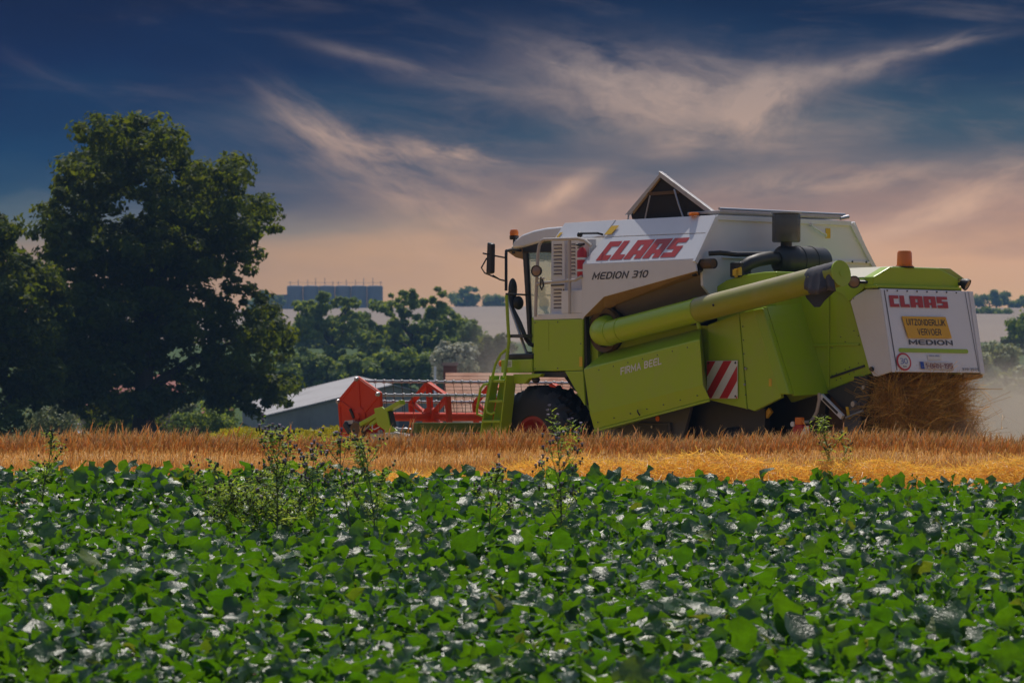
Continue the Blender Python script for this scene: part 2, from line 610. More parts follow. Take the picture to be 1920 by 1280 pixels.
def frames(azim, elev, roll, scale):
    """rotation matrices: local x points along (azimuth, elevation), local z is its upper side"""
    ca, sa, ce, se = np.cos(azim), np.sin(azim), np.cos(elev), np.sin(elev)
    x = np.stack([ca * ce, sa * ce, se], -1)
    y = np.stack([-sa, ca, np.zeros_like(ca)], -1)
    z = np.cross(x, y)
    cr, sr = np.cos(roll)[:, None], np.sin(roll)[:, None]
    y2 = y * cr + z * sr
    z2 = z * cr - y * sr
    return np.stack([x, y2, z2], -1) * np.reshape(scale, (-1, 1, 1))


# ------------------------------------------------------------------ terrain
PROF = np.array([(-60, .3), (0, -.1), (12, -.45), (20, -.52), (25, -.42), (50, .62), (53, .74), (56, .62), (59, .49),
                 (70, .47), (100, .45), (140, .2), (180, .2), (230, .5), (300, .9), (350, 3.2), (450, 8.8), (700, 18.5),
                 (1100, 33.5), (1400, 42.5), (1700, 44), (2600, 34)])


def gz(d):
    return np.interp(d, PROF[:, 0], PROF[:, 1])


def build_ground():
    ds = np.unique(np.concatenate([np.arange(-60, 20, 8), np.arange(20, 75, .7), np.geomspace(75, 2600, 90)]))
    xs = np.linspace(-1, 1, 61)
    D, X = np.meshgrid(ds, xs, indexing='ij')
    half = 60 + .55 * np.clip(D, 0, None)
    Z = gz(D) + .5 * np.sin(X * half / 90 + 1) * np.clip((D - 300) / 700, 0, 1) * 3
    v = np.stack([X * half, D, Z], -1).reshape(-1, 3)
    i = np.arange(len(ds) * 61).reshape(len(ds), 61)
    f = np.stack([i[:-1, :-1], i[:-1, 1:], i[1:, 1:], i[1:, :-1]], -1).reshape(-1, 4)
    m, t, out = material('field_ground')
    co = t.node('ShaderNodeNewGeometry').outputs['Position']
    sp = t.node('ShaderNodeSeparateXYZ')
    t.l.new(co, sp.inputs[0])
    y = t.m('ADD', sp.outputs[1], t.m('MULTIPLY', t.m('SUBTRACT', t.noise(co, .02, 3), .5), 60))
    n = t.noise(co, 3.0, 6, .6)
    soil = t.mix(n, (.028, .022, .013, 1), (.07, .05, .028, 1))
    stub = t.mix(n, (.30, .19, .06, 1), (.45, .29, .10, 1))
    grass = t.mix(t.noise(co, .2, 5), (.04, .075, .02, 1), (.08, .11, .03, 1))
    pale = t.mix(t.noise(co, .03, 5), (.27, .21, .17, 1), (.35, .285, .23, 1))
    far = t.mix(t.noise(co, .02, 5), (.05, .07, .03, 1), (.09, .10, .05, 1))
    c = t.mix(t.step(sp.outputs[1], 50.1, 50.6), soil, stub)
    c = t.mix(t.step(y, 120, 150), c, grass)
    c = t.mix(t.step(y, 545, 560), c, pale)
    c = t.mix(t.step(y, 1150, 1165), c, far)
    p = principled(t, c, .95, 0, .1)
    t.l.new(p.outputs[0], out.inputs[0])
    np_mesh('ground', v, f, m, kind='structure')


build_ground()


# ------------------------------------------------------------------ trees and bushes
def crown_mesh(blobs, n, size, flat=.35, seed=1, clump=.36, per=130):
    """leaf faces spread in clumps through ellipsoids (x, y, z, rx, ry, rz)"""
    r = np.random.default_rng(seed)
    B = np.array(blobs, float)
    area = (B[:, 3] * B[:, 5])
    cnt = np.maximum((n * area / area.sum()).astype(int), 40)
    P, Nn = [], []
    for b, k in zip(B, cnt):
        nc = max(4, int(k / per))
        d = r.normal(size=(nc, 3))
        d /= np.linalg.norm(d, axis=1)[:, None]
        rad = np.where(r.uniform(size=nc) < .8, r.uniform(.72, 1.02, nc), r.uniform(.2, .7, nc))
        cc = d * rad[:, None]
        which = r.integers(0, nc, k)
        q = r.normal(size=(k, 3))
        ql = np.linalg.norm(q, axis=1)[:, None]
        q = q / ql * np.minimum(ql, 2.0) * .55
        cs = clump * r.uniform(.45, 1.2, nc)[which][:, None]
        rm = (b[3] + b[5]) / 2
        P.append(cc[which] * b[3:6] * .97 + q * cs * rm * np.array([1.15, 1.15, .72]) + b[:3])
        nn = cc[which] * .5 + q * 1.0 + r.normal(size=(k, 3)) * .55
        nn[:, 2] += .45
        Nn.append(nn)
    P, Nn = np.concatenate(P), np.concatenate(Nn)
    k = len(P)
    Nn /= np.linalg.norm(Nn, axis=1)[:, None]
    a = np.cross(Nn, r.normal(size=(k, 3)))
    a /= np.linalg.norm(a, axis=1)[:, None]
    b = np.cross(Nn, a)
    s = size * r.uniform(.45, 1.0, k)[:, None]
    bend = Nn * s * r.uniform(-.3, .1, k)[:, None]
    v = np.stack([P - a * s, P + b * s * .55 + bend, P + a * s, P - b * s * .55 + bend], 1).reshape(-1, 3)
    f = np.arange(4 * k).reshape(-1, 4)
    return v, f


def trunk_mesh(h, r0, limbs, seed):
    rr = random.Random(seed)
    b = MB()
    path = [(rr.uniform(-.1, .1) * i * r0, rr.uniform(-.1, .1) * i * r0, h * i / 6) for i in range(7)]
    b.tube(path, [r0 * (1.25 if i == 0 else 1 - .11 * i) for i in range(7)], 9)
    for (x, y, z) in limbs:
        z0 = min(h * .95, z * rr.uniform(.35, .6))
        mid = (x * .5 + rr.uniform(-.3, .3), y * .5, z0 + (z - z0) * .62)
        b.tube([(0, 0, z0), mid, (x, y, z)], [r0 * .5, r0 * .32, r0 * .1], 7)
    return b


def tree(name, x, d, blobs, n, size, mat, label, cat, group=None, r0=.3, h=None, seed=1, z=None, clump=.42, per=70):
    root = empty(name, (x, d, gz(d) if z is None else z))
    tag(root, label, cat, group)
    v, f = crown_mesh(blobs, n, size, seed=seed, clump=clump, per=per)
    np_mesh('crown', v, f, mat, root, smooth=False, kind='stuff')
    if r0:
        top = max(b[2] for b in blobs)
        limbs = [b[:3] for b in blobs][:9]
        trunk_mesh(h or top * .6, r0, limbs, seed).build('trunk', 'bark', root, smooth=True)
    return root


def lobes(pts, s, cx, cy, seed, depth=.9):
    """crown lobes measured in the tree's own front elevation, s units to the metre"""
    rr = random.Random(seed)
    out = []
    for (px, py, rx, ry) in pts:
        r = max(rx, ry) / s
        out.append(((px - cx) / s, rr.uniform(-1, 1) * r * .7, (cy - py) / s, rx / s, r * depth, ry / s))
    return out


def inside(p, poly):
    c = False
    for (x0, y0), (x1, y1) in zip(poly, poly[1:] + poly[:1]):
        if (y0 > p[1]) != (y1 > p[1]) and p[0] < (x1 - x0) * (p[1] - y0) / (y1 - y0) + x0:
            c = not c
    return c


def layered(poly, s, cx, cy, n, r0, r1, seed, thin_below, depth):
    """flattened foliage shelves filling an outline (same units as lobes), thinner low down"""
    rr = random.Random(seed)
    xs, ys = [p[0] for p in poly], [p[1] for p in poly]
    out, tries = [], 0
    while len(out) < n and tries < 9000:
        tries += 1
        p = (rr.uniform(min(xs), max(xs)), rr.uniform(min(ys), max(ys)))
        r = rr.uniform(r0, r1)
        if not all(inside((p[0] + dx * r * .50, p[1] + dy * r * .3), poly) for dx, dy in ((1, 0), (-1, 0), (0, 1), (0, -1))):
            continue
        if p[1] > thin_below and rr.random() < .45:
            continue
        z = rr.uniform(-1, 1) * depth
        if any((p[0] - q[0]) ** 2 + (p[1] - q[1]) ** 2 + ((z - q[3]) * s * .8) ** 2 < (r * .36) ** 2 for q in out):
            continue
        out.append((p[0], p[1], r, z))
    return [((x - cx) / s, z, (cy - y) / s, r / s, r / s, r * .62 / s) for x, y, r, z in out]


CROWN = [(66, 420), (88, 325), (145, 245), (215, 200), (290, 188), (355, 215), (398, 268), (450, 265), (498, 322), (526, 400), (496, 445),
         (500, 520), (545, 548), (556, 600), (525, 635), (572, 640), (580, 692), (535, 728), (445, 735), (395, 740), (335, 800), (300, 800),
         (250, 812), (175, 795), (100, 735), (36, 690), (22, 615), (80, 560), (50, 500)]
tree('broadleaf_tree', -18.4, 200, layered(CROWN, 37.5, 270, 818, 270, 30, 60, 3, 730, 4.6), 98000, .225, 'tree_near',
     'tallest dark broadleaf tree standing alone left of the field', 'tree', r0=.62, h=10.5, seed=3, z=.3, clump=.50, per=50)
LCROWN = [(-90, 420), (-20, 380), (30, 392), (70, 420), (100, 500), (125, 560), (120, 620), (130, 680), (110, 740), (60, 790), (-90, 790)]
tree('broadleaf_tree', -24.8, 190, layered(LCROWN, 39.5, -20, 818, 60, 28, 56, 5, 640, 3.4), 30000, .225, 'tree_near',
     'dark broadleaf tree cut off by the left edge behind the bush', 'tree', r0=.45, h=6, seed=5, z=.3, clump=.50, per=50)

# bushes and shade trees round the foot of the tall tree
tree('rounded_bush', -24.4, 212, [(0, 0, 1.3, 1.7, 1.4, 1.4), (-1.0, .2, 1.1, 1.1, 1, .9), (.8, -.2, 1.7, 1.0, 1, 1.0), (0, 0, 2.5, 1.0, .9, .8)], 6000, .13, 'tree_olive',
     'pale grey green rounded bush in front of the pink farmhouse', 'bush', r0=.1, h=1.2, seed=11, z=.3)
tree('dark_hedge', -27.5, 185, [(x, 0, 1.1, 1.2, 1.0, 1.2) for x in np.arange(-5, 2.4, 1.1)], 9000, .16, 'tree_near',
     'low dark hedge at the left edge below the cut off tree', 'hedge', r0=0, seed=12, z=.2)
for i, (px, w, h, mt, lb) in enumerate([
        (235, 2.2, 2.3, 'tree_near', 'dark shrub growing against the foot of the tall tree on its left'),
        (305, 1.5, 1.5, 'tree_near', 'low dark shrub right of the tall tree trunk'),
        (375, 1.7, 2.0, 'tree_mid', 'blue green shrub below the red roofed cottage'),
        (345, .8, 2.4, 'tree_olive', 'narrow light green sapling right of the tall tree trunk'),
        (385, .9, .75, 'tree_yellow', 'small yellow green shrub nearest the yellow crop strip'),
        (398, .8, 2.6, 'tree_mid', 'dark tall shrub left of the pale barn corner')]):
    s = 7500 / 215
    tree('shrub', (px - 960) / s, 215 + i, [(0, 0, h * .5, w, w, h * .55), (w * .4, .2, h * .8, w * .6, w * .6, h * .4), (-w * .5, 0, h * .6, w * .6, w * .6, h * .5)], 3500, .16, mt, lb, 'shrub',
         'shrubs round the foot of the tall tree', r0=.06, h=h * .5, seed=20 + i, z=.3)

# trees of the valley between the barn and the far fields
MIDA = [(620, 600, 45, 45), (585, 610, 38, 50), (660, 615, 40, 50), (640, 570, 30, 28), (600, 572, 26, 24), (620, 655, 75, 40), (570, 650, 30, 40), (685, 650, 25, 40), (655, 590, 22, 28)]
MIDB = [(780, 590, 55, 45), (745, 600, 36, 48), (820, 605, 36, 45), (770, 560, 38, 18), (810, 565, 28, 20), (780, 650, 68, 45), (735, 565, 22, 22), (840, 640, 26, 45)]
MIDC = [(872, 620, 20, 30), (865, 650, 30, 25), (880, 600, 12, 14)]
RIGHTD = [(915, 650, 32, 34), (935, 640, 26, 28), (895, 670, 24, 30), (925, 690, 30, 30)]
s = 7500 / 420
tree('valley_tree', (622 - 960) / s, 420, layered([(535, 640), (540, 578), (580, 545), (645, 540), (675, 565), (705, 588), (714, 640), (712, 705), (538, 705)], s, 622, 690, 60, 17, 32, 31, 690, 3.5), 17000, .36, 'tree_mid',
     'bushy green tree in front of the grey silos', 'tree', 'trees in the valley', r0=.35, seed=31, z=7.4, clump=.44)
tree('valley_tree', (780 - 960) / s, 425, layered([(702, 640), (706, 575), (735, 536), (805, 532), (848, 550), (866, 600), (868, 650), (870, 705), (704, 705)], s, 780, 690, 62, 17, 32, 32, 690, 3.5), 18000, .36, 'tree_mid',
     'bushy green tree right of the grey silos', 'tree', 'trees in the valley', r0=.35, seed=32, z=7.4, clump=.44)
tree('valley_tree', (870 - 960) / s, 440, lobes(MIDC, s, 870, 690, 33), 4000, .42, 'tree_mid',
     'thin lighter green tree between the bushy trees and the combine ladder', 'tree', 'trees in the valley', r0=.2, seed=33, z=7.6)
s = 7500 / 340
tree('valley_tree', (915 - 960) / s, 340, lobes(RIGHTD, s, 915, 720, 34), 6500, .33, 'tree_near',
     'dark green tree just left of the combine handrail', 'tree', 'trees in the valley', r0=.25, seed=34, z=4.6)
BUSHW = [(850, 660, 34, 24), (825, 668, 22, 20), (870, 655, 24, 24), (850, 685, 40, 22), (840, 645, 18, 14)]
s = 7500 / 320
tree('blossom_bush', (850 - 960) / s, 320, lobes(BUSHW, s, 850, 712, 35), 6500, .24, 'tree_pale',
     'whitish blossoming bush behind the brick chimney', 'bush', r0=.1, h=1.2, seed=35, z=5.0, clump=.42)
s = 7500 / 365
hedge = [((px - 630) / s, 0, (728 - py) / s, 34 / s, 1.6, 30 / s) for px, py in
         [(400, 720), (440, 710), (480, 700), (520, 692), (560, 690), (600, 690), (640, 688), (680, 690), (720, 686), (760, 684), (800, 690), (840, 696), (880, 700), (500, 725), (560, 722), (620, 722), (680, 722), (740, 720), (800, 722)]]
tree('tall_hedge', (630 - 960) / s, 365, hedge, 24000, .34, 'tree_mid', 'long dark hedge behind the pale barn roof', 'hedge', r0=0, seed=36, z=4.9)
s = 7500 / 520
back = [((px - 560) / s, 0, (690 - py) / s, 30 / s, 2.5, 34 / s) for px, py in [(430, 660), (470, 655), (510, 655), (545, 645), (575, 660), (610, 655), (640, 662), (670, 652), (700, 648), (725, 655), (755, 660), (790, 655), (820, 652), (850, 655), (880, 650), (905, 655)]]
tree('distant_hedge', (560 - 960) / s, 520, [(x_, y_, z_ + .7, rx_, ry_, rz_ * 1.15) for x_, y_, z_, rx_, ry_, rz_ in back], 17000, .45, 'tree_mid', 'blue green row of trees far behind the dark hedge', 'hedge', r0=0, seed=37, z=9.3)
# skyline trees
for i, (cx, cy, pts, lb) in enumerate([
        (872, 582, [(872, 556, 27, 20), (858, 550, 14, 14), (885, 548, 14, 13), (872, 570, 24, 14)], 'round tree alone on the skyline left of the combine mirror'),
        (925, 582, [(925, 564, 22, 16), (908, 570, 16, 12), (940, 568, 18, 14)], 'low hazy tree on the skyline behind the combine mirror'),
        (1855, 590, [(1855, 568, 36, 14), (1870, 560, 24, 9), (1830, 575, 20, 12), (1890, 574, 16, 10)], 'flat topped hazy tree on the skyline right of the combine'),
        (500, 590, [(500, 568, 18, 16), (480, 575, 24, 14), (520, 572, 16, 12)], 'small hazy tree on the skyline left of the silos'),
        (1925, 600, [(1925, 585, 34, 12), (1960, 584, 30, 13)], 'low hazy tree on the skyline cut off by the right edge')]):
    s = 7500 / 1250
    tree('skyline_tree', (cx - 960) / s, 1250, lobes(pts, s, cx, cy, 40 + i), 1800, .9, 'tree_mid', lb, 'tree', 'trees on the skyline', r0=.35, seed=40 + i, z=37.6)
s = 7500 / 900
tree('far_wood', (1890 - 960) / s, 900, [((px - 1890) / s, 0, (622 - 604) / s, 26 / s, 5, 16 / s) for px in range(1770, 2100, 22)], 6000, .8, 'tree_mid',
     'dark blue band of far woodland right of the combine', 'wood', r0=0, seed=47, z=24.5)
s = 7500 / 480
tree('roadside_tree', (1915 - 960) / s, 480, lobes([(1915, 620, 26, 30), (1935, 640, 40, 40), (1900, 655, 24, 24), (1960, 600, 40, 40)], s, 1915, 690, 50), 7000, .42, 'tree_mid',
     'dark green tree cut off by the right edge above the dust', 'tree', r0=.25, seed=50, z=9.2)
for i, (px, py, rx, ry, d, mt, lb) in enumerate([
        (1868, 668, 40, 26, 330, 'tree_olive', 'grey green bush seen through the dust right of the rear hood'),
        (1835, 690, 34, 30, 320, 'tree_olive', 'dull green bush hard against the rear hood edge'),
        (1880, 735, 44, 36, 250, 'tree_yellow', 'yellow green bush low in the dust right of the falling straw'),
        (1925, 720, 40, 40, 260, 'tree_olive', 'olive bush in the dust cut off by the right edge')]):
    s = 7500 / d
    tree('dusty_bush', (px - 960) / s, d, [(0, 0, 0, rx / s, rx / s, ry / s), (-rx * .5 / s, .3, -ry * .5 / s, rx * .7 / s, rx / s, ry * .8 / s), (rx * .5 / s, .2, -ry * .6 / s, rx * .8 / s, rx / s, ry * .9 / s), (0, .2, -ry * 1.2 / s, rx * 1.3 / s, rx / s, ry / s)],
         5000, .3, mt, lb, 'bush', 'bushes behind the dust', r0=.1, h=.6, seed=55 + i, z=1.6 + (800 - py) / s)


# ------------------------------------------------------------------ buildings
def shed(name, x, y, z, rz, w, l, eave, ridge, wall, roof, label, cat, over=.3, chimney=None, windows=(), doors=(), steps=0, panels=0):
    """gabled building; local x across the gable, local y along the ridge"""
    root = empty(name, (x, y, z), rz)
    tag(root, label, cat)
    b = MB()
    b.extrude([(-w / 2, 0, 0), (w / 2, 0, 0), (w / 2, 0, eave), (0, 0, ridge), (-w / 2, 0, eave)], (0, l, 0))
    b.build('wall', wall, root)
    sl = math.atan2(ridge - eave, w / 2)
    for sgn in (-1, 1):
        r = MB()
        k = max(1, steps)
        for i in range(k):
            a0, a1 = i / k, (i + 1) / k
            e = (w / 2 + over)
            p = lambda a, up: (sgn * e * (1 - a), ridge + .06 + up - (ridge - eave) * (e * (1 - a)) / (w / 2))
            (x0, z0), (x1, z1) = p(a0, .022 if steps else 0), p(a1, 0)
            r.extrude([(x0, -over, z0), (x1, -over, z1), (x1, l + over, z1), (x0, l + over, z0)], (0, 0, .09))
        r.build('roof', roof, root)
    if panels:
        for i in range(panels):
            q = MB().box(-w / 2 + w * i / panels + .04, -w / 2 + w * (i + 1) / panels - .04, -.05, -.003, 0, eave - .05)
            q.build('wall_panel', wall, root)
    for (wx, wz, ww, wh) in windows:
        fr = MB().box(wx - ww / 2 - .08, wx + ww / 2 + .08, -.07, -.002, wz - .08, wz + wh + .08).build('window', 'white_clean', root)
        MB().box(wx - ww / 2, wx + ww / 2, -.09, -.072, wz, wz + wh).build('pane', 'window', fr)
    for (wx, ww, wh) in doors:
        MB().box(wx - ww / 2, wx + ww / 2, -.08, -.002, 0, wh).build('door', 'grey', root)
    return root


barn = shed('barn', -9.0, 300, .2, math.radians(8.5), 18.6, 24, 2.2, 4.45, 'render_grey', 'fibre',
            'long grey barn with a pale roof behind the reel', 'barn', panels=6, doors=((2.0, 3.0, 2.3),))
barn.rotation_euler[0] = math.radians(2.2)
MB().tube([(3.5, 2, 3.3), (3.5, 2, 5.9)], .09, 8).build('vent_pipe', 'white', barn)
# house with its roof slope towards the field
house = shed('farmhouse', -3.2, 203.5, .2, math.radians(-90), 6.6, 8.4, 2.1, 4.0, 'pink', 'roof_tile',
             'farmhouse with an orange tiled roof behind the reel', 'house', steps=11, over=.18)
ch = MB().box(-3.95, -3.25, -.35, .35, 0, 4.55)
cho = ch.build('chimney', 'brick', house, label='brown brick chimney with a lead cap')
cho.rotation_euler = (0, 0, 0)
MB().box(-4.02, -3.18, -.42, .42, 4.56, 4.72).build('chimney_cap', 'render_grey', cho)
pf = shed('farmhouse', -26.4, 240, .3, math.radians(-90), 7, 6.4, 2.4, 4.3, 'pink', 'roof_red',
          'pink walled farmhouse half hidden behind the tall tree', 'house')
shed('cottage', -18.6, 244, .2, math.radians(-90), 5, 1.3, 1.3, 2.6, 'white_clean', 'roof_red',
     'small white cottage with a red roof right of the tall tree', 'house')

# silos on the hill
s = 7500 / 1300
for i in range(6):
    t = empty('grain_silo', ((538 + 15 + i * 30 - 960) / s, 1300 + (i % 2) * .4, 37.5))
    tag(t, ['grey silo at the left end of the row on the hill', 'second grey silo from the left on the hill', 'third grey silo from the left on the hill',
            'third grey silo from the right on the hill', 'second grey silo from the right on the hill', 'grey silo at the right end of the row on the hill'][i], 'silo', 'row of grey silos on the hill')
    MB().lathe((0, 0, 0), (0, 0, 1), [(2.58, 0), (2.58, 9.7), (2.4, 9.9), (0, 10.1)], 24).build('tank', 'silo', t, smooth=True)
    for k in range(2):
        MB().tube([(-1.5 + 2.6 * k + .4 * (i % 3), 0, 9.9), (-1.5 + 2.6 * k + .4 * (i % 3), 0, 11.4 + .5 * ((i + k) % 3))], .11, 5).build('vent_pipe', 'silo', t)
    MB().tube([(-2.5, 0, 10.9), (2.5, 0, 10.9)], .06, 5).build('handrail', 'silo', t)
low = empty('low_building', ((523 - 960) / s, 1302, 38))
tag(low, 'low dark block at the left end of the silos', 'building')
MB().box(-3.4, 3.4, -3, 3, 0, 6.2).build('wall', 'silo', low)
MB().box(-3.6, 3.6, -3.2, 3.2, 6.21, 6.5).build('roof', 'grey', low)

# car parked by the pink house
car = empty('parked_car', (-25.3, 226, .35))
tag(car, 'pale grey parked car left of the tall tree trunk', 'car')
MB().extrude([(-.85, 0, .35), (.85, 0, .35), (.88, 0, .85), (.8, 0, .98), (-.8, 0, .98), (-.88, 0, .85)], (0, 4, 0)).build('body', 'white_clean', car, bevel=.08)
MB().extrude([(-.76, .3, .985), (.76, .3, .985), (.62, .7, 1.46), (-.62, .7, 1.46)], (0, 2.2, 0)).build('cabin', 'white_clean', car, bevel=.06)
MB().slab([(-.66, .385, 1.05), (.66, .385, 1.05), (.55, .655, 1.40), (-.55, .655, 1.40)], .02).build('rear_window', 'window', car)
for sx in (-1, 1):
    MB().box(sx * .7 - .12, sx * .7 + .12, -.02, .03, .68, .84).build('tail_lamp', 'red', car)
    for yy in (.7, 3.2):
        MB().lathe((sx * .72 - .1, yy, .31), (1, 0, 0), [(.02, 0), (.2, 0), (.3, .02), (.3, .18), (.2, .2), (.02, .2)], 16).build('wheel', 'rubber', car, smooth=True)


# ------------------------------------------------------------------ crops
def leaf_templates(nl, nw, k, seed, petiole=True):
    r = np.random.default_rng(seed)
    T = []
    for _ in range(k):
        t = np.linspace(0, 1, nl)
        s = np.linspace(-1, 1, nw)
        Tt, Ss = np.meshgrid(t, s, indexing='ij')
        wid = np.sin(np.pi * np.clip(Tt, 0, 1) ** r.uniform(.70, .95)) ** .62 * r.uniform(.26, .42) + .02
        lob = 1 + r.normal(0, .13, Tt.shape) + .20 * np.sin(Tt * r.uniform(16, 24) + Ss * 2 + r.uniform(0, 6))
        yy = Ss * wid * np.where(np.abs(Ss) > .9, lob, 1)
        droop = r.uniform(.05, .75)
        ang = droop * Tt
        xx = Tt * np.cos(ang * .8)
        zz = -Tt * np.sin(ang) * .75
        fold = r.uniform(-.05, .5)
        zz = zz + np.abs(yy) * fold + .085 * np.sin(Tt * r.uniform(8, 13) + r.uniform(0, 6)) * np.abs(Ss) ** 1.5 + .05 * np.sin(Ss * 5 + Tt * 7 + r.uniform(0, 6)) * np.abs(Ss)
        zz = zz + .030 * np.sin(Tt * r.uniform(20, 30) + np.abs(Ss) * r.uniform(1, 3) + r.uniform(0, 6)) * (.35 + np.abs(Ss))
        zz = zz + r.normal(0, .022, zz.shape) * np.sin(np.pi * np.clip(Tt, .05, 1)) ** .5
        v = np.stack([xx, yy, zz], -1).reshape(-1, 3)
        i = np.arange(nl * nw).reshape(nl, nw)
        f = np.stack([i[:-1, :-1], i[:-1, 1:], i[1:, 1:], i[1:, :-1]], -1).reshape(-1, 4)
        if petiole:
            p = np.array([[-.55, -.018, .0], [-.55, .018, .0], [.06, .014, .004], [.06, -.014, .004]])
            f = np.concatenate([f, np.array([[0, 1, 2, 3]]) + len(v)])
            v = np.concatenate([v, p])
        T.append((v, f))
    return T


def build_crop():
    r = np.random.default_rng(17)
    parts = []
    for d0, d1, sp, nl, nw, per in ((19.0, 27.5, .235, 9, 5, 9), (27.5, 50.9, .25, 6, 3, 9)):
        ys = np.arange(d0, d1, sp)
        px, py = [], []
        for y in ys:
            half = y * 1030 / 7500 + 1.2
            xs = np.arange(-half, half, sp)
            px.append(xs + r.uniform(-.1, .1, len(xs)))
            py.append(np.full(len(xs), y) + r.uniform(-.1, .1, len(xs)))
        px, py = np.concatenate(px), np.concatenate(py)
        edge = 50.4 - .25 * np.tanh(px * .5) + .15 * np.sin(px * 2.1)
        keep = (py < edge) & (r.uniform(size=len(px)) > .04)
        px, py = px[keep], py[keep]
        size = r.uniform(.75, 1.25, len(px)) * (1.0 + .18 * np.sin(px * .9 + py * .4) * np.sin(py * .7))
        lift = np.where(py > 46, .035 - .065 * np.tanh(px * .35), 0)
        n = len(px) * per
        idx = np.repeat(np.arange(len(px)), per)
        k = np.tile(np.arange(per), len(px)) / per
        az_ = r.uniform(0, 2 * np.pi, n)
        el = np.radians(0 + 68 * (1 - k) ** 1.6) + r.normal(0, .30, n)
        hb = (.07 + .15 * (1 - k) + r.uniform(-.04, .05, n)) * size[idx] + lift[idx]
        rad = .03 + .07 * k
        L = (.075 + .155 * r.uniform(0, 1, n) ** 1.6) * size[idx] * (.75 + .35 * (1 - np.abs(k - .4))) * np.where(r.uniform(size=n) < .07, 1.3, 1)
        off = np.stack([px[idx] + np.cos(az_) * rad, py[idx] + np.sin(az_) * rad, gz(py[idx]) + hb], -1)
        mats = frames(az_, el, r.normal(0, .5, n), L)
        T = leaf_templates(nl, nw, 10, int(d0), d0 < 20)
        w = r.integers(0, len(T), n)
        for j, (tv, tf) in enumerate(T):
            q = w == j
            parts.append(scatter(tv, tf, mats[q], off[q]))
    v, f = join(parts)
    np_mesh('crop_leaves', v, f, 'crop', kind='stuff')


build_crop()


def build_wheat():
    r = np.random.default_rng(23)
    # stalk ribbon and a bent, tapering ear
    sv, sf = [], []
    for a in (.5,):
        ca, sa = math.cos(a) * .0032, math.sin(a) * .0032
        o = len(sv)
        for zz, bx in ((0, 0), (.5, .012), (.9, .025)):
            sv += [(bx - ca, -sa, zz), (bx + ca, sa, zz)]
        sf += [(o, o + 1, o + 3, o + 2), (o + 2, o + 3, o + 5, o + 4)]
    o = len(sv)
    ring = [(.022, .87, .005), (.032, .91, .0145), (.052, .985, .012), (.075, 1.04, .002)]
    for (bx, zz, rr_) in ring:
        for j in range(3):
            a = j * math.pi * 2 / 3
            sv.append((bx + rr_ * math.cos(a) * .8, rr_ * math.sin(a), zz + rr_ * .5 * math.cos(a)))
    for i in range(3):
        for j in range(3):
            sf.append((o + i * 3 + j, o + i * 3 + (j + 1) % 3, o + (i + 1) * 3 + (j + 1) % 3, o + (i + 1) * 3 + j))
    # awns and one dry leaf
    for (dy, dz, l) in ((.02, .07, .10), (-.02, .05, .10)):
        o = len(sv)
        sv += [(.05, -.0014, .985), (.05, .0014, .985), (.06 + l * .45, dy + .0008, .985 + l), (.06 + l * .45, dy - .0008, .985 + l)]
        sf.append((o, o + 1, o + 2, o + 3))
    o = len(sv)
    sv += [(.01, -.005, .55), (.01, .005, .55), (-.06, .018, .70), (-.06, .008, .70), (-.13, .028, .62), (-.13, .024, .62)]
    sf += [(o, o + 1, o + 2, o + 3), (o + 3, o + 2, o + 4, o + 5)]
    tv, tf = np.array(sv), np.array(sf)
    xs, ys = [], []
    for (x0, x1, y0, y1, den) in ((-8.6, 8.6, 51.75, 53.2, 360), (-8.8, 8.8, 53.2, 55.6, 130), (-12.5, -4.3, 55.6, 78, 22), (7.4, 11, 55.6, 64, 30)):
        n = int((x1 - x0) * (y1 - y0) * den)
        xs.append(r.uniform(x0, x1, n))
        ys.append(r.uniform(y0, y1, n))
    x, y = np.concatenate(xs), np.concatenate(ys)
    y = y + np.where(y < 53, .18 * np.sin(x * 1.7) + .12 * np.sin(x * 4.3 + 1), 0)
    n = len(x)
    hgt = (.70 + .035 * np.sin(x * 1.3 + 2) + r.normal(0, .045, n)) * np.where(r.uniform(size=n) > .95, r.uniform(1.05, 1.2, n), 1)
    azm = r.normal(.4, 1.3, n)
    lean = np.abs(r.normal(.12, .14, n))
    ca, sa, cl_, sl = np.cos(azm), np.sin(azm), np.cos(lean), np.sin(lean)
    z = np.stack([ca * sl, sa * sl, cl_], -1)
    xx = np.stack([ca * cl_, sa * cl_, -sl], -1)
    yy = np.cross(z, xx)
    m = np.stack([xx, yy, z], -1) * hgt[:, None, None]
    # ears keep their thickness whatever the height
    v, f = scatter(tv, tf, m, np.stack([x, y, gz(y)], -1))
    np_mesh('wheat', v, f, 'ear', kind='stuff')


build_wheat()


def ribbons(n, pos, azm, el, L, wid, seed, curve=.3):
    """bent straw pieces"""
    r = np.random.default_rng(seed)
    t = np.linspace(-.5, .5, 4)
    tv = []
    for s in (-1, 1):
        pass
    v, f = [], []
    T = []
    for _ in range(6):
        c = r.uniform(-curve, curve)
        c2 = r.uniform(-curve, curve)
        a = np.stack([t, c * t * t - wid / 2, c2 * t * t], -1)
        b = np.stack([t, c * t * t + wid / 2, c2 * t * t + wid * .6], -1)
        vv = np.concatenate([a, b])
        ff = np.array([(i, i + 1, i + 5, i + 4) for i in range(3)])
        T.append((vv, ff))
    mats = frames(azm, el, r.uniform(0, 6.28, n), np.ones(n))
    sc_ = np.ones((n, 1, 3))
    mats = mats * np.stack([L, np.ones(n), np.ones(n)], -1)[:, None, :]
    w = r.integers(0, 6, n)
    return join([scatter(tv_, tf_, mats[w == j], pos[w == j]) for j, (tv_, tf_) in enumerate(T)])


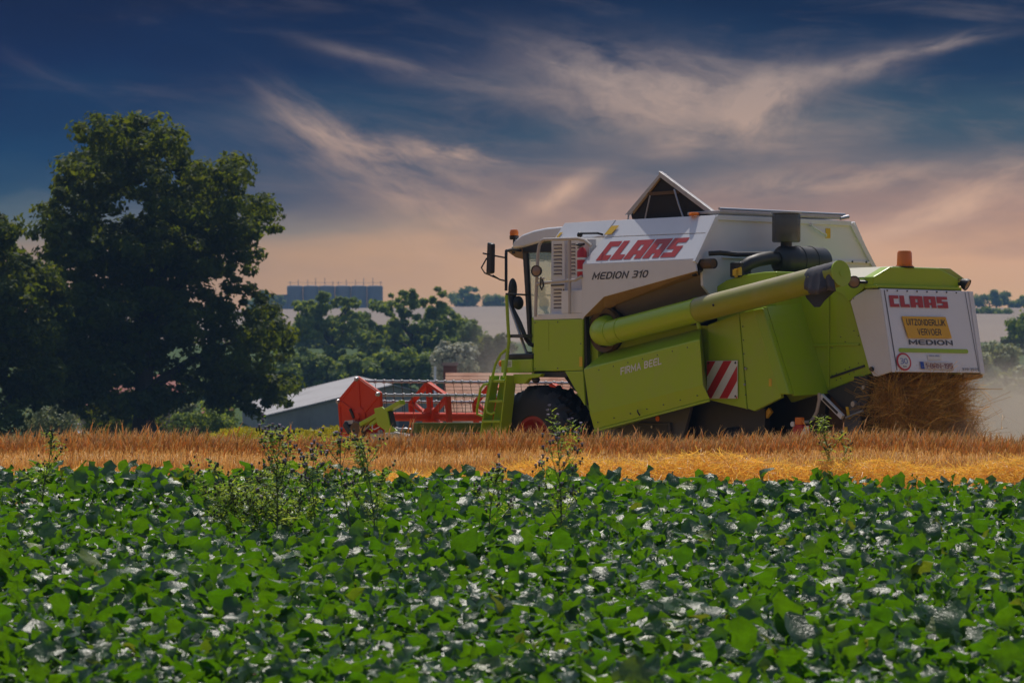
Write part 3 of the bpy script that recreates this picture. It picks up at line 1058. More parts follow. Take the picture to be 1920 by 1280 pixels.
def build_straw():
    r = np.random.default_rng(31)
    n = 34000
    x = r.uniform(-8.4, 8.6, n)
    hump = .36 + .07 * np.sin(x * .8 + .5) + .13 * np.tanh(x * .45) + .05 * np.sin(x * 3.1)
    u = r.normal(0, .42, n)
    y = 51.05 + u
    top = np.clip(hump, .05, None) * np.exp(-(u / .55) ** 2) + .03
    z = gz(y) + top * r.uniform(.25, 1.1, n) ** .6
    loose = r.uniform(size=n) > .985
    el = r.normal(.05, .28, n) + np.where(loose, r.uniform(.3, .9, n), 0)
    v, f = ribbons(n, np.stack([x, y, z + np.where(loose, .06, 0)], -1), r.uniform(0, 6.28, n), el, r.uniform(.12, .38, n), .0055, 5)
    np_mesh('straw_swath', v, f, 'straw', kind='stuff')


build_straw()


def build_rape():
    r = np.random.default_rng(37)
    n = 26000
    x = np.concatenate([r.uniform(-8.0, -3.3, n), r.uniform(-8.9, -8.0, 1500)])
    y = r.uniform(109, 116, len(x))
    h = (1.10 + .05 * np.sin(x * 2.2) + .04 * np.sin(x * 5.1 + 1)) * np.clip((x + 9.9) / 1.9, .5, 1)
    z = gz(y) + h * r.uniform(.3, 1.06, len(x)) ** .5
    P = np.stack([x, y, z], -1)
    k = len(P)
    a = r.normal(size=(k, 3))
    b = r.normal(size=(k, 3))
    s = r.uniform(.03, .08, k)[:, None]
    v = np.stack([P - a * s * .5, P + b * s * .4, P + a * s * .5, P - b * s * .4], 1).reshape(-1, 3)
    np_mesh('yellow_crop', v, np.arange(4 * k).reshape(-1, 4), 'rape', smooth=False, kind='stuff')


build_rape()


# ------------------------------------------------------------------ flat print
O8 = [(.28, 0), (0, .28), (0, .72), (.28, 1), (.72, 1), (1, .72), (1, .28), (.72, 0), (.28, 0)]
GLYPH = {   # letter: (width, strokes)
    'A': (.72, [[(0, 0), (.5, 1), (1, 0)], [(.2, .32), (.8, .32)]]),
    'B': (.62, [[(0, .5), (0, 0), (.7, 0), (1, .16), (1, .36), (.72, .52), (0, .52)], [(0, .4), (0, 1), (.66, 1), (.92, .86), (.92, .66), (.7, .52)]]),
    'D': (.70, [[(0, .5), (0, 0), (.66, 0), (1, .3), (1, .7), (.66, 1), (0, 1), (0, .45)]]),
    'E': (.62, [[(1, 1), (.2, 1), (0, .8), (0, .2), (.2, 0), (1, 0)], [(0, .5), (.9, .5)]]),
    'F': (.56, [[(1, 1), (0, 1), (0, 0)], [(0, .5), (.85, .5)]]),
    'I': (.0, [[(0, 0), (0, 1)]]),
    'J': (.5, [[(0, .15), (.25, 0), (.7, 0), (1, .22), (1, 1)]]),
    'K': (.66, [[(0, 0), (0, 1)], [(1, 1), (.05, .45)], [(.35, .62), (1, 0)]]),
    'L': (.56, [[(0, 1), (0, 0), (1, 0)]]),
    'M': (.86, [[(0, 0), (0, 1), (.5, .25), (1, 1), (1, 0)]]),
    'N': (.70, [[(0, 0), (0, 1), (1, 0), (1, 1)]]),
    'O': (.76, [O8]), '0': (.62, [O8]),
    'R': (.66, [[(0, 0), (0, 1), (.7, 1), (1, .84), (1, .62), (.7, .46), (0, .46)], [(.55, .46), (1, 0)]]),
    'T': (.62, [[(0, 1), (1, 1)], [(.5, 1), (.5, 0)]]),
    'U': (.66, [[(0, 1), (0, .25), (.28, 0), (.72, 0), (1, .25), (1, 1)]]),
    'V': (.68, [[(0, 1), (.5, 0), (1, 1)]]),
    'Z': (.62, [[(0, 1), (1, 1), (0, 0), (1, 0)]]),
    '1': (.25, [[(0, .78), (1, 1), (1, 0)]]),
    '2': (.58, [[(0, .8), (.25, 1), (.75, 1), (1, .8), (1, .6), (0, 0), (1, 0)]]),
    '3': (.58, [[(0, 1), (.75, 1), (1, .85), (1, .65), (.75, .52), (.25, .52)], [(.75, .52), (1, .36), (1, .16), (.75, 0), (0, 0)]]),
    '5': (.58, [[(1, 1), (0, 1), (0, .55), (.75, .6), (1, .42), (1, .18), (.75, 0), (0, 0)]]),
    '9': (.58, [[(1, .55), (.3, .45), (0, .62), (0, .85), (.28, 1), (.75, 1), (1, .82), (1, .3), (.6, 0), (.1, 0)]]),
    'k': (.45, [[(0, 0), (0, 1)], [(1, .65), (.05, .3)], [(.35, .42), (1, 0)]]),
    'm': (.8, [[(0, 0), (0, .65), (.42, .65), (.5, .5), (.5, 0)], [(.5, .55), (.6, .65), (.9, .65), (1, .5), (1, 0)]]),
    '-': (.35, [[(0, .5), (1, .5)]]), ' ': (.22, []),
}


def text_mesh(body, th=.17):
    """lettering drawn with even pen strokes, scaled into the unit square"""
    v, f, x = [], [], 0.0
    for ch in body:
        w, strokes = GLYPH[ch]
        for si, s in enumerate(strokes):
            P = [Vector((x + a * w, b_)) for a, b_ in s]
            closed = (P[0] - P[-1]).length < 1e-6
            n = len(P)
            o = len(v)
            for i in range(n):
                d0 = (P[i] - P[i - 1]).normalized() if i else None
                d1 = (P[i + 1] - P[i]).normalized() if i < n - 1 else None
                if closed and i in (0, n - 1):
                    d0, d1 = (P[n - 1] - P[n - 2]).normalized(), (P[1] - P[0]).normalized()
                d0, d1 = d0 or d1, d1 or d0
                n0, n1 = Vector((-d0.y, d0.x)), Vector((-d1.y, d1.x))
                m_ = n0 + n1
                m_ = m_ / max(m_.length, 1e-6)
                k = th / 2 / max(m_.dot(n0), .42)
                q = P[i]
                if not closed and i == 0:
                    q = q - d1 * th * .5
                if not closed and i == n - 1:
                    q = q + d0 * th * .5
                v += [(q.x + m_.x * k, q.y + m_.y * k, si), (q.x - m_.x * k, q.y - m_.y * k, si)]
            for i in range(n - 1):
                a = o + 2 * i
                f.append((a, a + 1, a + 3, a + 2))
        x += w + th + .13
    v = np.array(v)
    v[:, :2] -= v[:, :2].min(0)
    v[:, :2] /= v[:, :2].max(0)
    return v, f


def put_print(name, v, f, o, ex, ey, mat, parent):
    o, ex, ey = (np.array(q, float) for q in (o, ex, ey))
    nrm = np.cross(ex, ey)
    nrm = nrm / np.linalg.norm(nrm)
    # pen strokes that cross lie a hair apart
    p = o + v[:, :1] * ex + v[:, 1:2] * ey + v[:, 2:3] * nrm * .0012
    b = MB()
    b.add([tuple(q) for q in p], f)
    return b.build(name, mat, parent)


def lettering(name, body, o, ex, ey, mat, parent, th=.17):
    v, f = text_mesh(body, th)
    return put_print(name, v, f, o, ex, ey, mat, parent)


BLOCK = {
    'C': [(0, 0, .46, 1), (.46, 0, 1, .27), (.46, .73, 1, 1)],
    'L': [(0, 0, .50, 1), (.50, 0, 1, .27)],
    'A': [(0, 0, .42, 1), (.60, 0, 1, 1), (.42, .74, .60, 1), (.42, .24, .60, .44)],
    'S': [(0, .75, 1, 1), (0, .58, .46, .75), (0, .42, 1, .58), (.54, .25, 1, .42), (0, 0, 1, .25)],
}


def block_word(spans):
    """heavy block letters: (letter, x0, x1) across the unit width"""
    v, f = [], []
    for ch, x0, x1 in spans:
        for (a, b, c, d) in BLOCK[ch]:
            k = len(v)
            v += [(x0 + a * (x1 - x0), b, 0), (x0 + c * (x1 - x0), b, 0), (x0 + c * (x1 - x0), d, 0), (x0 + a * (x1 - x0), d, 0)]
            f.append((k, k + 1, k + 2, k + 3))
    return np.array(v, float), f


WORD = [('C', 0, .157), ('L', .178, .335), ('A', .352, .57), ('A', .59, .795), ('S', .815, 1.0)]

# ------------------------------------------------------------------ combine harvester
# local axes: x towards the rear, y towards the far side, z up; metres
ALPHA = math.radians(50)
CO = empty('combine_harvester', (1.455, 62.96, .47), -ALPHA)
tag(CO, 'green and white combine harvester with a red reel and straw falling from its rear hood', 'combine harvester')
CV = .38                      # the machine's middle plane


def both(v):
    return (v, 2 * CV - v)


# --- tank and white side panels
NV, FV = -1.5, 2.26
b = MB()
b.rear([(-.84, 2.5), (-.84, 2.85), (-1.27, 3.40), (-1.40, 3.55), (-1.05, 4.20), (1.72, 4.20), (2.16, 3.55), (2.03, 2.9), (1.6, 2.5)], 3.655, 1.25)
b.build('grain_tank', 'white_clean', CO, bevel=.012)
b = MB()
b.rear([(-1.18, 3.09), (-1.32, 3.22), (-1.33, 3.40), (-1.47, 3.55), (-1.05, 4.24), (1.72, 4.24), (2.22, 3.55), (2.09, 3.09)], 3.715, 3.66)
b.build('tank_rear_wall', 'white_clean', CO, bevel=.008)
for y0, y1, w0, w1 in ((-1.06, 1.74, 4.20, 4.275),):
    MB().box(3.69, 3.75, y0, y1, w0, w1).build('tank_rim', 'white', CO, bevel=.008)
MB().beam((3.73, -1.495, 3.56), (3.73, -1.07, 4.24), .07, .05, (1, 0, 0)).build('tank_rim', 'white', CO)
MB().beam((3.73, 2.25, 3.56), (3.73, 1.74, 4.24), .07, .05, (1, 0, 0)).build('tank_rim', 'white', CO)
MB().box(3.717, 3.75, -.95, 2.2, 3.64, 3.67).build('tank_rib', 'white_clean', CO)
bl = MB()
for y in np.arange(.55, 2.1, .30):
    bl.ball((3.753, y, 3.655), .018, 6, 4)
bl.build('rivet', 'grey', CO, kind='stuff')


def side_panel(nv, sgn):
    """white side panel with the slanted shoulder above it; sgn +1 puts it on the near side"""
    t = .03 * sgn
    MB().side([(1.18, 2.76), (1.22, 2.80), (1.36, 2.89), (1.69, 3.10), (3.77, 3.43), (3.72, 3.61), (1.18, 3.61)], nv, nv + t).build(
        'side_panel', 'white', CO, bevel=.006)
    # shoulder: lower strip and upper strip with a thin seam between them
    s = .42 * sgn / .67
    P = lambda u, w: (u, nv + s * (w - 3.61), w)
    pts = [P(1.19, 3.613), P(3.72, 3.613), P(3.72, 3.997), P(1.40, 4.02)]
    MB().slab(pts if sgn > 0 else pts[::-1], -.025).build('shoulder_panel', 'white_clean', CO, bevel=.005)
    pts = [P(.23, 4.045), P(1.40, 4.03), P(3.72, 4.007), P(3.72, 4.275), P(1.86, 4.285), P(1.50, 4.285)]
    MB().slab(pts if sgn > 0 else pts[::-1], -.025).build('shoulder_panel', 'white_clean', CO, bevel=.005)
    pts = [P(.235, 4.05), P(1.38, 4.036), P(1.49, 4.287), P(.30, 4.285)]
    q = [(a, y - .006 * sgn, c + .004) for a, y, c in pts]
    MB().slab(q if sgn > 0 else q[::-1], -.012).build('shoulder_panel', 'white', CO, bevel=.004)


side_panel(NV, 1)
side_panel(FV, -1)
# body behind the shoulder, roof deck of the tank
MB().rear([(-1.2, 2.95), (-1.2, 3.9), (-1.0, 4.2), (1.7, 4.2), (1.95, 3.9), (1.95, 2.95)], .42, 1.25).build('tank_front', 'white', CO, bevel=.01)
# return flange under the side panel and the hopper slope behind it
fl = [((1.22, 2.80), (1.30, 2.83)), ((1.36, 2.89), (1.50, 2.86)), ((1.69, 3.10), (1.81, 2.99)), ((3.77, 3.43), (3.62, 3.37))]
b = MB()
for (a, c), (a2, c2) in zip(fl[:-1], fl[1:]):
    b.extrude([(a[0], NV + .004, a[1]), (a2[0], NV + .004, a2[1]), (c2[0], NV + .17, c2[1]), (c[0], NV + .17, c[1])], (0, .015, .02))
b.build('panel_flange', 'tan_dust_bounce', CO)
MB().extrude([(1.70, -1.32, 2.99), (3.64, -1.32, 3.38), (3.64, -1.12, 3.14), (1.72, -1.12, 2.74)], (0, .02, .02)).build('hopper_slope', 'hopper', CO)
MB().extrude([(1.72, -1.12, 2.735), (3.64, -1.12, 3.135), (3.64, -.95, 2.75), (1.72, -.95, 2.35)], (0, .02, .01)).build('hopper_slope', 'hopper', CO)
MB().box(1.3, 3.7, -.86, 1.9, 2.2, 3.0).build('hopper', 'dark', CO)
# print on the near side
sl = .42 / .67
wv, wf = block_word(WORD)
h0, h1 = 3.655, 3.945
put_print('maker_lettering', wv, wf, (1.47, NV + sl * (h0 - 3.61) - .004, h0 + .003), (1.79, 0, 0), (.135, sl * (h1 - h0), h1 - h0), 'logo', CO)
lettering('model_lettering', 'MEDION 310', (1.41, NV - .004, 3.355), (1.26, 0, 0), (.06, 0, .135), 'ink', CO, .22)
P = lambda u, w: (u, NV + sl * (w - 3.61) - .012, w + .006)
MB().slab([P(1.40, 4.06), P(1.56, 4.06), P(1.64, 4.19), P(1.48, 4.19)], .004).build('sticker', 'yellow', CO)
MB().slab([P(.27, 4.06), P(.33, 4.06), P(.37, 4.13), P(.31, 4.13)], .004).build('sticker', 'yellow', CO)
h = MB()
h.tube([(1.02, NV + .14, 4.05), (1.02, NV + .10, 4.09), (1.42, NV + .11, 4.08), (1.44, NV + .2, 4.06)], .017, 7)
h.ball((1.02, NV + .10, 4.07), .045, 8, 6)
h.build('latch_rod', 'black', CO, smooth=True)

# --- raised cover over the tank
tv_ = -1.0
A0, AP, B0 = (1.60, 4.36), (2.42, 4.96), (3.59, 4.315)
b = MB()
b.extrude([(A0[0], tv_, A0[1]), (AP[0] - .02, tv_, AP[1]), (AP[0] + .05, tv_, AP[1] - .01), (A0[0] + .13, tv_, A0[1])], (0, .10, 0))
b.build('tank_lid', 'worn', CO, bevel=.006)
b = MB()
b.extrude([(AP[0] - .03, tv_ - .01, AP[1] + .035), (B0[0], tv_ - .01, B0[1] + .02), (B0[0] - .06, tv_ - .01, B0[1] - .03), (AP[0] - .03, tv_ - .01, AP[1] - .045)], (0, .07, 0))
b.build('tank_lid', 'worn', CO, bevel=.005)
MB().side([(1.76, 4.26), (1.72, 4.36), (2.42, 4.915), (3.48, 4.33), (3.52, 4.26)], tv_ + .03, tv_ + .06).build('lid_tarpaulin', 'soot', CO)
MB().beam((1.79, tv_ + .015, 4.38), (2.39, tv_ + .015, 4.88), .02, .03).build('lid_stay', 'tan_dust_bounce', CO)
MB().beam((2.13, tv_ + .015, 4.66), (2.82, tv_ + .015, 4.66), .02, .05).build('lid_stay', 'chaff_brown', CO)
MB().tube([(2.10, tv_ - .03, 4.27), (2.22, tv_ - .03, 4.63)], .012, 6).build('lid_stay', 'steel', CO)
MB().tube([(2.96, tv_ - .03, 4.27), (2.86, tv_ - .03, 4.47), (2.76, tv_ - .03, 4.70)], .014, 6).build('lid_stay', 'steel', CO)
MB().tube([(1.68, tv_, 4.26), (1.70, tv_, 4.38)], .015, 6).build('lid_stay', 'steel', CO)
q = MB().lathe((3.27, -1.09, 4.28), (0, 0, 1), [(0, 0), (.08, .0), (.085, .03), (.07, .05), (0, .055)], 14)
q.build('roof_lamp', 'orange', CO, smooth=True)
b = MB()
b.box(3.05, 3.75, -1.03, 1.62, 4.30, 4.345)
b.build('closed_lid', 'worn', CO, bevel=.01)
MB().tube([(3.72, -1.0, 4.37), (3.72, 1.62, 4.37)], .022, 7).build('lid_hinge', 'steel', CO)
MB().tube([(3.74, 1.5, 4.31), (3.76, 1.66, 4.34)], .03, 7).build('lid_latch', 'steel', CO)
MB().tube([(3.74, .86, 4.17), (3.78, .86, 4.19), (3.78, .90, 4.15), (3.78, 1.16, 4.05), (3.74, 1.20, 4.03)], .018, 7).build('grab_handle', 'white', CO, smooth=True)
MB().box(3.72, 3.725, 1.21, 1.31, 4.0, 4.15).build('sticker', 'yellow', CO)

# --- engine bay
EU = 4.25
b = MB()
b.lathe((EU, -.32, 3.60), (0, 1, 0), [(0, 0), (.13, 0), (.19, .05), (.225, .1), (.225, .40), (.235, .405), (.235, .44), (.225, .445), (.225, .66), (.235, .665), (.235, .70), (.225, .705), (.225, .92), (.20, .96), (0, .965)], 28)
b.build('air_filter', 'dark', CO, smooth=True)
MB().tube([(EU, -.27, 3.62), (EU, -.45, 3.64), (EU, -.70, 3.60), (EU, -.88, 3.55), (EU - .05, -.98, 3.47), (EU - .12, -1.0, 3.40)], [.09, .10, .10, .10, .10, .11], 14).build('intake_pipe', 'dark', CO, smooth=True)
MB().box(EU - .22, EU + .02, -1.08, -.86, 3.34, 3.56).build('engine_block', 'dark', CO, bevel=.02)
MB().lathe((EU, -.13, 3.80), (0, 0, 1), [(0, 0), (.085, 0), (.085, .10), (.10, .11), (.10, .17), (0, .17)], 16).build('intake_neck', 'black', CO, smooth=True)
b = MB()
b.lathe((EU, -.13, 3.88), (0, 0, 1), [(.0, 0), (.20, 0), (.212, .02), (.212, .40), (.20, .42), (0, .425)], 20)
b.build('dust_bowl', 'smoke', CO, smooth=True)
MB().lathe((EU, -.13, 4.306), (0, 0, 1), [(0, 0), (.225, 0), (.225, .02), (0, .022)], 20).build('bowl_cap', 'worn', CO)
MB().lathe((EU, -.13, 3.89), (0, 0, 1), [(0, 0), (.09, 0), (.09, .12), (0, .12)], 14).build('bowl_core', 'black', CO)
MB().tube([(3.86, -1.34, 3.69), (3.95, -1.2, 3.70), (4.05, -.95, 3.68), (4.1, -.6, 3.69), (4.14, -.4, 3.70)], .038, 9).build('hose', 'black', CO, smooth=True)
MB().tube([(3.58, -1.36, 3.54), (3.95, -1.32, 3.54)], .075, 14).build('exhaust_pipe', 'rust', CO, smooth=True)
MB().lathe((3.951, -1.32, 3.54), (1, 0, 0), [(0, -.02), (.055, -.02), (.055, 0), (.076, .001), (.076, -.1)], 14).build('exhaust_tip', 'black', CO)
MB().side([(3.60, 3.36), (3.76, 3.44), (3.74, 3.60), (3.60, 3.60)], -1.44, -1.36).build('panel_edge', 'black', CO)
# green engine deck between the tank and the hood
b = MB()
b.side([(3.72, 2.4), (3.72, 3.22), (3.92, 3.30), (4.3, 3.37), (4.72, 3.40), (5.0, 3.40), (5.0, 2.4)], -1.05, 1.8)
b.build('engine_deck', 'green_dusty', CO, bevel=.02)
b = MB()
b.tube([(4.18, -1.08, 3.34), (4.18, -1.10, 3.44), (4.30, -1.12, 3.46), (4.30, -1.12, 3.36)], .03, 6)
b.box(4.16, 4.24, -1.14, -1.06, 3.36, 3.45)
b.build('filler_cap', 'yellow', CO)

# --- green side covers
b = MB()      # protruding lower cover
f0 = [(1.39, -1.65, 2.01), (4.00, -1.65, 2.42), (4.085, -1.65, 1.75), (1.53, -1.65, 1.33)]
b.add([f0[0], f0[1], f0[2], f0[3], (4.17, -1.60, 1.53), (1.58, -1.60, 1.08),
       (1.42, -1.27, 2.26), (3.62, -1.27, 2.60), (3.78, -1.27, 1.53), (1.60, -1.27, 1.08)],
      [(3, 2, 1, 0), (5, 4, 2, 3), (0, 1, 7, 6), (1, 2, 4, 8, 7), (0, 6, 9, 5, 3), (4, 5, 9, 8), (6, 7, 8, 9)])
b.build('lower_side_cover', 'green', CO, bevel=.018)
MB().beam((1.60, -1.615, 1.065), (4.17, -1.615, 1.515), .03, .03).build('cover_edge', 'green', CO)
lettering('owner_lettering', 'FIRMA BEEL', (2.25, -1.655, 1.905), (.915, 0, .152), (0, 0, .128), 'white_ink', CO, .21)
MB().tube([(2.64, -1.66, 1.38), (2.66, -1.68, 1.36), (2.69, -1.66, 1.30)], .012, 6).build('cover_latch', 'black', CO)
MB().box(1.66, 1.73, -1.612, -1.606, 1.19, 1.32).build('sticker', 'yellow', CO)
b = MB()
b.tube([(1.63, -1.6, 1.10), (1.62, -1.62, 1.02), (1.66, -1.62, .99), (1.66, -1.62, .95)], .012, 6)
b.tube([(1.80, -1.6, 1.12), (1.82, -1.62, 1.0), (1.76, -1.62, .96), (1.64, -1.62, .95)], .012, 6)
b.build('grab_handle', 'green', CO)
MB().side([(1.25, 1.45), (1.25, 2.75), (1.5, 2.75), (3.80, 2.62), (3.80, 1.55), (1.6, 1.1)], -1.24, -1.18).build('inner_side_wall', 'green', CO)
MB().side([(1.19, 1.98), (1.24, 1.5), (1.40, 1.08), (1.40, 2.75), (1.19, 2.78)], -1.36, -1.28).build('inner_side_wall', 'green', CO, bevel=.008)
b = MB()      # cover carrying the striped plate, with its folded rear edge
b.side([(3.79, 2.64), (4.46, 2.80), (4.63, 1.39), (3.81, 1.53)], -1.30, -1.24)
b.build('rear_side_cover', 'green', CO, bevel=.012)
b = MB()
b.side([(4.475, 2.80), (5.00, 2.88), (5.36, 1.555), (4.79, 1.36), (4.645, 1.395)], -1.295, -1.235)
b.build('rear_side_cover', 'green', CO, bevel=.012)
b = MB()
b.extrude([(4.81, -1.36, 2.84), (5.00, -1.33, 2.86), (5.56, -1.33, 1.60), (5.37, -1.36, 1.60)], (0, .1, 0))
b.build('cover_rib', 'green', CO, bevel=.02)
MB().extrude([(5.0, -1.24, 2.88), (5.58, -1.24, 1.58), (5.58, -.5, 1.62), (5.0, -.5, 2.95)], (-.05, 0, 0)).build('cover_return', 'green', CO)
for (u, w) in ((4.62, 1.98), (4.60, 1.75)):
    MB().ball((u, -1.31, w), .02, 7, 5).build('cover_bolt', 'steel', CO)
MB().box(5.10, 5.16, -1.302, -1.297, 1.72, 1.83).build('sticker', 'yellow', CO)
# striped plate
sg = MB().box(3.80, 4.46, -1.325, -1.312, 1.545, 2.105).build('warning_plate', 'white_ink', CO, bevel=.004, label='red and white diagonally striped plate')


def clip(poly, x0, x1, y0, y1):
    for ax, lim, sg_ in ((0, x0, 1), (0, x1, -1), (1, y0, 1), (1, y1, -1)):
        out = []
        for i in range(len(poly)):
            p, q = poly[i], poly[(i + 1) % len(poly)]
            a, b_ = (p[ax] - lim) * sg_, (q[ax] - lim) * sg_
            if a >= 0:
                out.append(p)
            if a * b_ < 0:
                t = a / (a - b_)
                out.append((p[0] + (q[0] - p[0]) * t, p[1] + (q[1] - p[1]) * t))
        poly = out
        if not poly:
            return None
    return poly


def stripes(parent, v, x0, x1, y0, y1, width, slope, phase):
    for k in range(-6, 8):
        a = phase + k * width * 2
        hgt = y1 - y0
        p = clip([(x0 + a, y0), (x0 + a + width, y0), (x0 + a + width + hgt * slope, y1), (x0 + a + hgt * slope, y1)], x0, x1, y0, y1)
        if p:
            MB().side(p, v - .003, v - .0005).build('stripe', 'red_ink', parent)


stripes(sg, -1.325, 3.805, 4.455, 1.55, 2.10, .175, .80, -.08)
for (u, w) in ((3.84, 1.58), (4.42, 1.58), (3.84, 2.07), (4.42, 2.07)):
    MB().ball((u, -1.328, w), .016, 7, 5).build('plate_bolt', 'dark', sg)

# --- straw hood
HV, HF = -.55, 2 * CV + .55
b = MB()
b.side([(4.2, 2.1), (4.2, 3.28), (6.52, 3.285), (6.36, 3.12), (6.02, 2.94), (6.45, 1.90), (5.52, 1.65), (4.79, 1.49)], HV, HF)
b.build('straw_hood', 'green', CO, bevel=.012)
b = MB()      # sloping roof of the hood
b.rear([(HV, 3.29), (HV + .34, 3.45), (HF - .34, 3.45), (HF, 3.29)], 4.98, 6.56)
b.build('hood_roof', 'roof_lit_dust', CO, bevel=.012)
MB().box(4.47, 6.22, HV - .025, HV - .001, 2.305, 2.335).build('hood_rib', 'green', CO, bevel=.006)
MB().box(5.575, 5.605, HV - .03, HV - .002, 1.70, 3.25).build('hood_rib', 'green', CO, bevel=.006)
MB().beam((5.63, HV - .012, 1.85), (6.32, HV - .012, 2.01), .02, .03).build('hood_rib', 'dark', CO)
hb = MB()
for i in range(14):
    hb.ball((5.65 + .09 * (i % 7), HV - .004, 1.78 + .028 * (i % 7) + (.10 if i > 6 else 0) + (.5 if i % 3 == 0 else 0)), .009, 6, 4)
hb.build('rivet', 'grey', CO, kind='stuff')
b = MB()
b.side([(5.4, 3.20), (5.9, 3.05), (6.02, 2.94), (6.3, 3.1), (6.5, 3.28)], HV - .04, HV - .001)
b.build('hood_shoulder', 'green', CO, bevel=.01)

# --- white rear hood; its rear face leans out downwards
RK = .198


def RP(v, w, out=0.0):
    """a point on the leaning rear face"""
    return (6.695 + RK * (3.113 - w) + out, v, w)


RV0, RV1 = -.62, 1.30
sidep = [(6.09, 2.94), (6.13, 2.985), (6.21, 3.03), (6.43, 3.115), (6.695, 3.113), (6.93, 1.92), (6.63, 1.85), (6.56, 1.86), (6.47, 1.97)]
MB().side(sidep, RV0, RV0 + .03).build('hood_cheek', 'white', CO, bevel=.012)
MB().side(sidep, RV1 - .03, RV1).build('hood_cheek', 'white', CO, bevel=.012)
MB().extrude([RP(RV0 + .035, 3.11, -.03), RP(RV1 - .035, 3.11, -.03), RP(RV1 - .035, 1.915, -.03), RP(RV0 + .035, 1.915, -.03)], (.025, 0, .005)).build('rear_panel', 'white_clean', CO, bevel=.006)
for a0, a1, c0, c1 in ((RV0, RV0 + .06, RV0, RV0 + .06), (RV1 - .09, RV1, RV1 - .09, RV1)):
    MB().extrude([RP(a0, 3.112), RP(a1, 3.112), RP(c1, 1.91), RP(c0, 1.91)], (.012, 0, .002)).build('panel_edge', 'white', CO, bevel=.005)
MB().extrude([RP(-.751, 3.095, -.0)[:1] + (-.545, 3.095), RP(-.53, 3.095), RP(-.50, 1.945), RP(-.515, 1.945)], (.003, 0, 0)).build('panel_seam', 'grey', CO)
MB().extrude([RP(1.135, 3.10), RP(1.142, 3.10), RP(1.192, 1.94), RP(1.185, 1.94)], (.003, 0, 0)).build('panel_seam', 'grey', CO)
MB().extrude([(6.5, RV1 - .4, 1.88), (6.9, RV1 - .4, 1.90), (6.9, RV1, 1.90), (6.5, RV1, 1.84)], (0, 0, -.05)).build('hood_lip', 'tan_dust_bounce', CO)
MB().tube([(6.54, RV0 - .03, 1.96), (6.54, RV0 + .02, 1.96)], .035, 12).build('pivot_bolt', 'black', CO)
MB().ball((6.16, RV0 - .005, 2.985), .012, 7, 5).build('pivot_bolt', 'steel', CO)
E_ = .006
ve = lambda v, w, o=E_: RP(v, w, o)


def on_rear(name, v, f, v0, v1, w0, w1, mat, shear=0.0, out=E_):
    return put_print(name, v, f, ve(v0, w0, out), (0, v1 - v0, 0), np.array(ve(v0 + shear, w1, out)) - np.array(ve(v0, w0, out)), mat, CO)


def rear_slab(name, pts, mat, out, t=.008, bevel=.0, parent=CO, label=None):
    b = MB().extrude([ve(v, w, out) for v, w in pts], (t, 0, 0))
    return b.build(name, mat, parent, bevel, label=label)


on_rear('maker_lettering', wv, wf, -.465, .735, 2.855, 3.022, 'logo')
rear_slab('transport_sign', [(-.275, 2.722), (.63, 2.728), (.70, 2.417), (-.207, 2.411)], 'sign_yellow', .012, .012, .004, label='yellow plate with black capitals')
v, f = text_mesh('UITZONDERLIJK', .19)
on_rear('sign_lettering', v, f, -.20, .60, 2.585, 2.695, 'black_ink', .0, .026)
v, f = text_mesh('VERVOER', .18)
on_rear('sign_lettering', v, f, -.0, .49, 2.445, 2.55, 'black_ink', .0, .026)
v, f = text_mesh('MEDION', .21)
on_rear('model_lettering', v, f, -.19, .72, 2.307, 2.395, 'ink')
bar = [(-.424, 2.231)] + [(-.40, 2.262)] + [(1.0, 2.262), (1.02, 2.245), (1.02, 2.22), (1.0, 2.202), (-.40, 2.203)]
rear_slab('decor_bar', bar, 'green', .002, .003)
cx, cw, cr = -.352, 2.066, .128
disc = lambda r: [(cx + r * 1.15 * math.cos(a), cw + r * math.sin(a)) for a in np.linspace(0, 2 * math.pi, 28, endpoint=False)]
sp_ = rear_slab('speed_sign', disc(cr), 'red_ink', .004, .006, label='round red rimmed speed plate reading 30')
rear_slab('sign_face', disc(cr * .80), 'white_ink', .011, .002, parent=sp_)
v, f = text_mesh('30', .14)
o_ = on_rear('sign_digits', v, f, -.43, -.28, 2.035, 2.115, 'blue', .0, .015)
v, f = text_mesh('km', .2)
on_rear('sign_unit', v, f, -.385, -.315, 1.985, 2.012, 'ink', .0, .015)
rear_slab('owner_sticker', [(.15, 2.173), (.445, 2.171), (.43, 2.10), (.154, 2.097)], 'white_ink', .003, .003)
v, f = text_mesh('FIRMA BEEL', .2)
on_rear('sticker_lettering', v, f, .18, .41, 2.148, 2.168, 'blue', .0, .008)
np_ = rear_slab('number_plate', [(-.03, 2.075), (.655, 2.062), (.66, 1.949), (-.025, 1.962)], 'plate', .004, .008, .003)
rear_slab('plate_band', [(-.026, 2.07), (.045, 2.069), (.05, 1.965), (-.021, 1.967)], 'blue', .013, .002, parent=np_)
v, f = text_mesh('1-BRN-195', .13)
on_rear('plate_lettering', v, f, .075, .635, 1.972, 2.052, 'maroon', .0, .017)
v, f = text_mesh('932-3521', .17)
on_rear('phone_lettering', v, f, .84, 1.17, 1.957, 1.990, 'ink')

